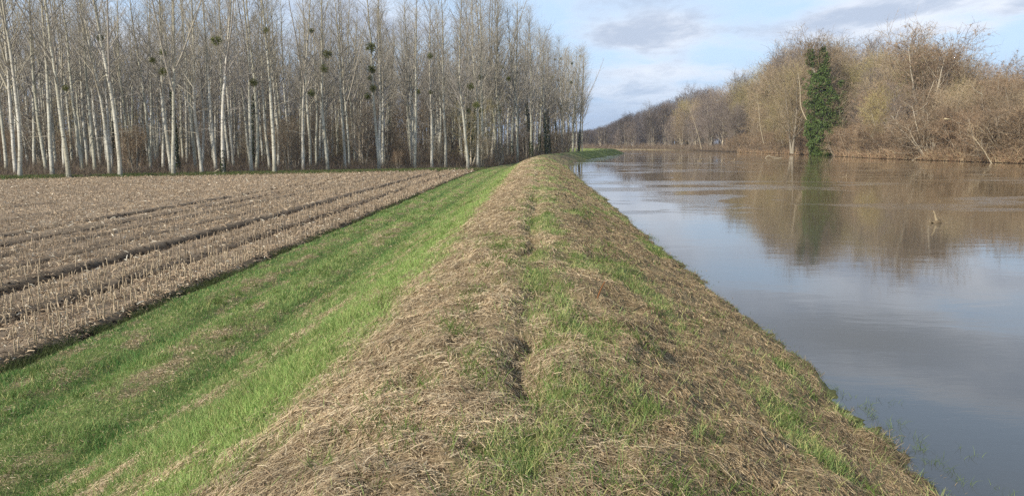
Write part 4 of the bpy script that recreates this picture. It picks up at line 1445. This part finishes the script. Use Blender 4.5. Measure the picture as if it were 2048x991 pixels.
b0 = np.column_stack([fx[rest], fy[rest], fz[rest] - .02])
tp = b0 + np.column_stack([tilt[rest] * hs[rest][:, None], hs[rest] + .02])
P = np.stack([b0, (b0 + tp) / 2 + r7.normal(size=b0.shape) * .008, tp], 1)
v, q = tubes(P, (0.0085 * wfac[rest])[:, None] * np.array([1.15, 1, .95]), 4)
cb_ = np.array([.38, .295, .20]) * (.5 + .75 * r7.random((len(rest), 1)))
g = Geo(); g.add(v, q, c=np.repeat(cb_, 12, 0))
# hanging sheaths on the rest
sel = rest[r7.random(len(rest)) < .3]; a0 = r7.random(len(sel)) * 6.28; zz_ = hs[sel] * (.4 + .6 * r7.random(len(sel)))
b0 = np.column_stack([fx[sel], fy[sel], fz[sel] + zz_]); e = .05 + .10 * r7.random(len(sel))
Q = np.stack([b0, b0 + np.column_stack([np.cos(a0) * e, np.sin(a0) * e, e * .2]), b0 + np.column_stack([np.cos(a0) * e * 1.6, np.sin(a0) * e * 1.6, -e])], 1)
v, q = ribbons(Q, (0.008 * wfac[sel])[:, None] * np.array([1, 1, .4]), r7)
g.add(v, q, c=np.repeat(np.array([.48, .40, .29]) * (.7 + .5 * r7.random((len(sel), 1))), 6, 0))
tag(g.build('stubble', M['stalk']), 'remaining rows of cut maize stubble across the field', 'stubble', kind='stuff')

# leaf and husk litter
n = 340000
sL_ = 6 * (112 / 6) ** (r7.random(n) ** .8); uL = -8.4 - 75 * r7.random(n) ** 1.6
lx_, ly_ = on_field(uL, sL_)
ok = (ly_ < front_y(lx_)) & (np.abs(lx_) < .74 * ly_) & (r7.random(n) > 2.2 * rut_amount(uL, sL_)) & (r7.random(n) > .85 * sstep(uL, -8.9, -8.5)) & (r7.random(n) < .25 + 1.1 * sstep(fbm(uL * 1.2, sL_ * .8, 3), .35, .6))
uL, sL_, lx_, ly_ = uL[ok], sL_[ok], lx_[ok], ly_[ok]
lz = field_z(uL, sL_); N = len(uL)
az = r7.random(N) * 6.28; L = (.03 + .12 * r7.random(N) ** 1.5) * (1 + ly_ / 60); wd = (.003 + .006 * r7.random(N)) * (1 + ly_ / 40)
D = np.column_stack([np.cos(az), np.sin(az), r7.normal(size=N) * .3])
p0 = np.column_stack([lx_, ly_, lz + .015 + .03 * r7.random(N)])
P = np.stack([p0, p0 + D * L[:, None] * .5 + [0, 0, .02], p0 + D * L[:, None]], 1)
v, q = ribbons(P, wd[:, None] * np.array([.6, 1, .5]), r7)
pal = np.array([[.50, .39, .26], [.38, .285, .19], [.26, .185, .12], [.74, .68, .54]])
col = pal[r7.choice(4, size=N, p=[.36, .34, .23, .07])] * (.75 + .5 * r7.random((N, 1)))
g = Geo(); g.add(v, q, c=np.repeat(col, 6, 0))
tag(g.build('maize_litter', M['stalk']), 'pale leaf scraps and husks strewn over the stubble field', 'litter', kind='stuff')
# dark clods thrown up along the ruts and the furrow by the grass
n = 9000
cl_u = np.concatenate([np.array([r[0] for r in RUTS[:2] + RUTS[3:5]])[r7.integers(4, size=n)] + r7.normal(size=n) * .22, -8.25 + r7.normal(size=n) * .16])
cl_s = 6 * (100 / 6) ** r7.random(2 * n)
cx_, cy_ = on_field(cl_u, cl_s)
ok = (np.abs(cx_) < .74 * cy_) & (cy_ < front_y(cx_)) & (fbm(cl_u * 2, cl_s * .7, 3) > .42)
cl_u, cl_s, cx_, cy_ = cl_u[ok], cl_s[ok], cx_[ok], cy_[ok]
N = len(cl_u); rad = (.012 + .035 * r7.random(N)) * (1 + cy_ / 60)
octv = np.array([[1, 0, 0], [0, 1, 0], [-1, 0, 0], [0, -1, 0], [0, 0, .8], [0, 0, -.6]], float)
octt = np.array([[0, 1, 4], [1, 2, 4], [2, 3, 4], [3, 0, 4], [1, 0, 5], [2, 1, 5], [3, 2, 5], [0, 3, 5]])
V = octv[None] * (rad[:, None] * (.6 + .8 * r7.random((N, 6))))[..., None] + np.column_stack([cx_, cy_, field_z(np.minimum(cl_u, -8.1), cl_s) + .01])[:, None]
T_ = octt[None] + (np.arange(N) * 6)[:, None, None]
g = Geo(); g.add(V.reshape(-1, 3), t=T_.reshape(-1, 3), c=np.repeat(np.array([.055, .042, .03]) * (.6 + .9 * r7.random((N, 1))), 6, 0))
tag(g.build('soil_clods', M['soil']), 'dark damp clods along the ruts and the field edge', 'clods', kind='stuff')

# ------------------------------------------------------------------ small single things
def stick(name, loc, pts, rad, mat, label, cat):
    t = empty(name, loc); tag(t, label, cat)
    P = np.array(pts, float)
    k = np.linspace(0, len(P) - 1, 14)
    Ps = np.stack([np.interp(k, np.arange(len(P)), P[:, j]) for j in range(3)], 1)[None]
    Rr = np.interp(k, np.arange(len(P)), rad)[None]
    g = Geo(); v, q = tubes(Ps, Rr, 7); g.add(v, q)
    for e in (0, -1):
        m = len(v) if e == 0 else 0
    g.build('stem', mat, t, True)
    return t


M['drift'] = mat_plant('driftwood_skin', (.28, .22, .14), (.36, .29, .18), vary=.5, scale=4)
# driftwood snag shaped like a swan's neck
p = pix(1868, 446, 0)
t = empty('driftwood_snag', (p.x, p.y, 0)); tag(t, 'pale driftwood snag curved like a swan neck sticking out of the river', 'driftwood')
u = p.y / FPX
Pn = np.array([[[5, 0, -6], [5, 0, 2], [4, 0, 8], [2, 0, 12], [1, 0, 17], [-1.5, 0, 22], [-3.5, 0, 25]]], float) * u
g = Geo(); v, q = tubes(Pn, np.array([[3.6, 3.2, 2.6, 2.2, 2.0, 1.7, .8]]) * u, 9); g.add(v, q); g.build('neck', M['drift'], t, True)
Pl = np.array([[[8, 0, -2], [3, 0, 2.5], [-3, .5, 1.5], [-7, 1, 1.5], [-9, 1, 4], [-7, 1, 7.5]]], float) * u
g = Geo(); v, q = tubes(Pl, np.array([[2.5, 3, 2.2, 1.8, 1.9, 1.0]]) * u, 8); g.add(v, q); g.build('side_branch', M['drift'], t, True)
Pk = np.array([[[-1, 0, -2], [5, 0, 2], [10, 0, 2.5], [15, 0, -2]]], float) * u
g = Geo(); v, q = tubes(Pk, np.array([[2.5, 5.0, 5.2, 1.5]]) * u, 9); g.add(v, q); g.build('root_knot', mat_plant('wet_wood', (.07, .052, .032), (.12, .09, .055), vary=.4, scale=4), t, True)
for (px, py, lab, s_) in ((1692, 354, 'small upright twig with a faint wake, mid river below the ivy tree', 1.0), (1402, 322, 'tiny pale twig poking from the far water at the bend', .9),
                          (1468, 322, 'tiny twig poking from the water left of the floating branch', .8), (1890, 396, 'tiny speck of floating wood above the swan neck snag', .35)):
    p = pix(px, py, 0); u = p.y / FPX * s_
    t = stick('floating_twig', (p.x, p.y, 0), [[-8 * u, 0, .2 * u], [-2 * u, 0, 1 * u], [1 * u, 0, 1.5 * u], [1.5 * u, 0, 7 * u]], [.3 * u, .6 * u, .7 * u, .4 * u], M['drift'], lab, 'twig')
p = pix(1540, 316, 0); u = p.y / FPX
stick('floating_branch', (p.x, p.y, 0), [[-9 * u, 0, 0], [-6 * u, 0, 3 * u], [-2 * u, 0, 4.5 * u], [3 * u, 0, 2 * u], [14 * u, 0, .6 * u], [24 * u, 0, .2 * u]], [.8 * u, .9 * u, .9 * u, .8 * u, .7 * u, .4 * u], M['pale_bark'],
      'hooked pale branch lying in the water off the far bank', 'branch')

# bent dry stalk standing on the river slope
def bank_pt(px, py):
    z = 1.0
    for _ in range(12):
        p = pix(px, py, z); uu = p.x - float(xc(p.y)); z = float(levee_z(np.array([uu]), np.array([p.y]))[0])
    return p


M['red_stalk'] = mat_plant('reddish_stalk', (.20, .09, .035), (.26, .12, .05), vary=.3)
p = bank_pt(1194, 598); u = p.y / FPX
t = empty('bent_stalk', (p.x, p.y, p.z)); tag(t, 'bent dry stalk with reddish stem and pale drooping tip on the river slope', 'stalk')
g = Geo(); v, q = tubes(np.array([[[0, 0, -2], [3, 2, 8], [8, 5, 20], [14, 8, 31], [17, 9, 35]]], float) * u, np.array([[1.6, 1.7, 1.5, 1.2, 1.0]]) * u, 7); g.add(v, q); g.build('stem', M['red_stalk'], t, True)
g = Geo(); v, q = tubes(np.array([[[17, 9, 35], [22, 9, 37.5], [31, 8, 36], [42, 7, 32]]], float) * u, np.array([[1.0, 1.1, 1.3, .6]]) * u, 7); g.add(v, q); g.build('tip', M['reed'], t, True)
# fallen branch by the wood edge and a long cane lying in the stubble
p = pix(425, 348, -.45); u = p.y / FPX
stick('fallen_branch', (p.x, p.y, -.45), [[-8 * u, 0, 0], [4 * u, 0, 4 * u], [12 * u, 0, 9 * u], [20 * u, 0, 10 * u]], [.7 * u, .8 * u, .7 * u, .4 * u], M['pale_bark'], 'small fallen branch lying at the wood edge behind the field', 'branch')
p = pix(150, 458, -.42); u = p.y / FPX
stick('lying_cane', (p.x, p.y, -.40), [[-12 * u, 0, .3 * u], [10 * u, .4, 1.2 * u], [40 * u, 1.2, 1.2 * u], [55 * u, 1.4, .2 * u]], [.5 * u, .5 * u, .5 * u, .3 * u], M['reed'], 'long pale cane lying across the ruts at the left of the field', 'cane')

m = bpy.data.materials.new('haze_air'); m.use_nodes = True
t = NT(m.node_tree)
for n_ in list(t.n): t.n.remove(n_)
o_ = t.node('ShaderNodeOutputMaterial'); pv = t.node('ShaderNodeVolumePrincipled')
pv.inputs['Color'].default_value = (.86, .90, 1.0, 1); pv.inputs['Density'].default_value = 0.0002; pv.inputs['Anisotropy'].default_value = 0.2
t.l.new(pv.outputs[0], o_.inputs['Volume'])
g = Geo()
x0, x1, y0, y1, z0, z1 = -6100, 6100, -330, 9200, -3.0, 42.0
g.add([(x0,y0,z0),(x1,y0,z0),(x1,y1,z0),(x0,y1,z0),(x0,y0,z1),(x1,y0,z1),(x1,y1,z1),(x0,y1,z1)], [(3,2,1,0),(4,5,6,7),(0,1,5,4),(1,2,6,5),(2,3,7,6),(3,0,4,7)])
tag(g.build('haze', m), 'thin winter haze over the river and woods', 'haze', kind='stuff')
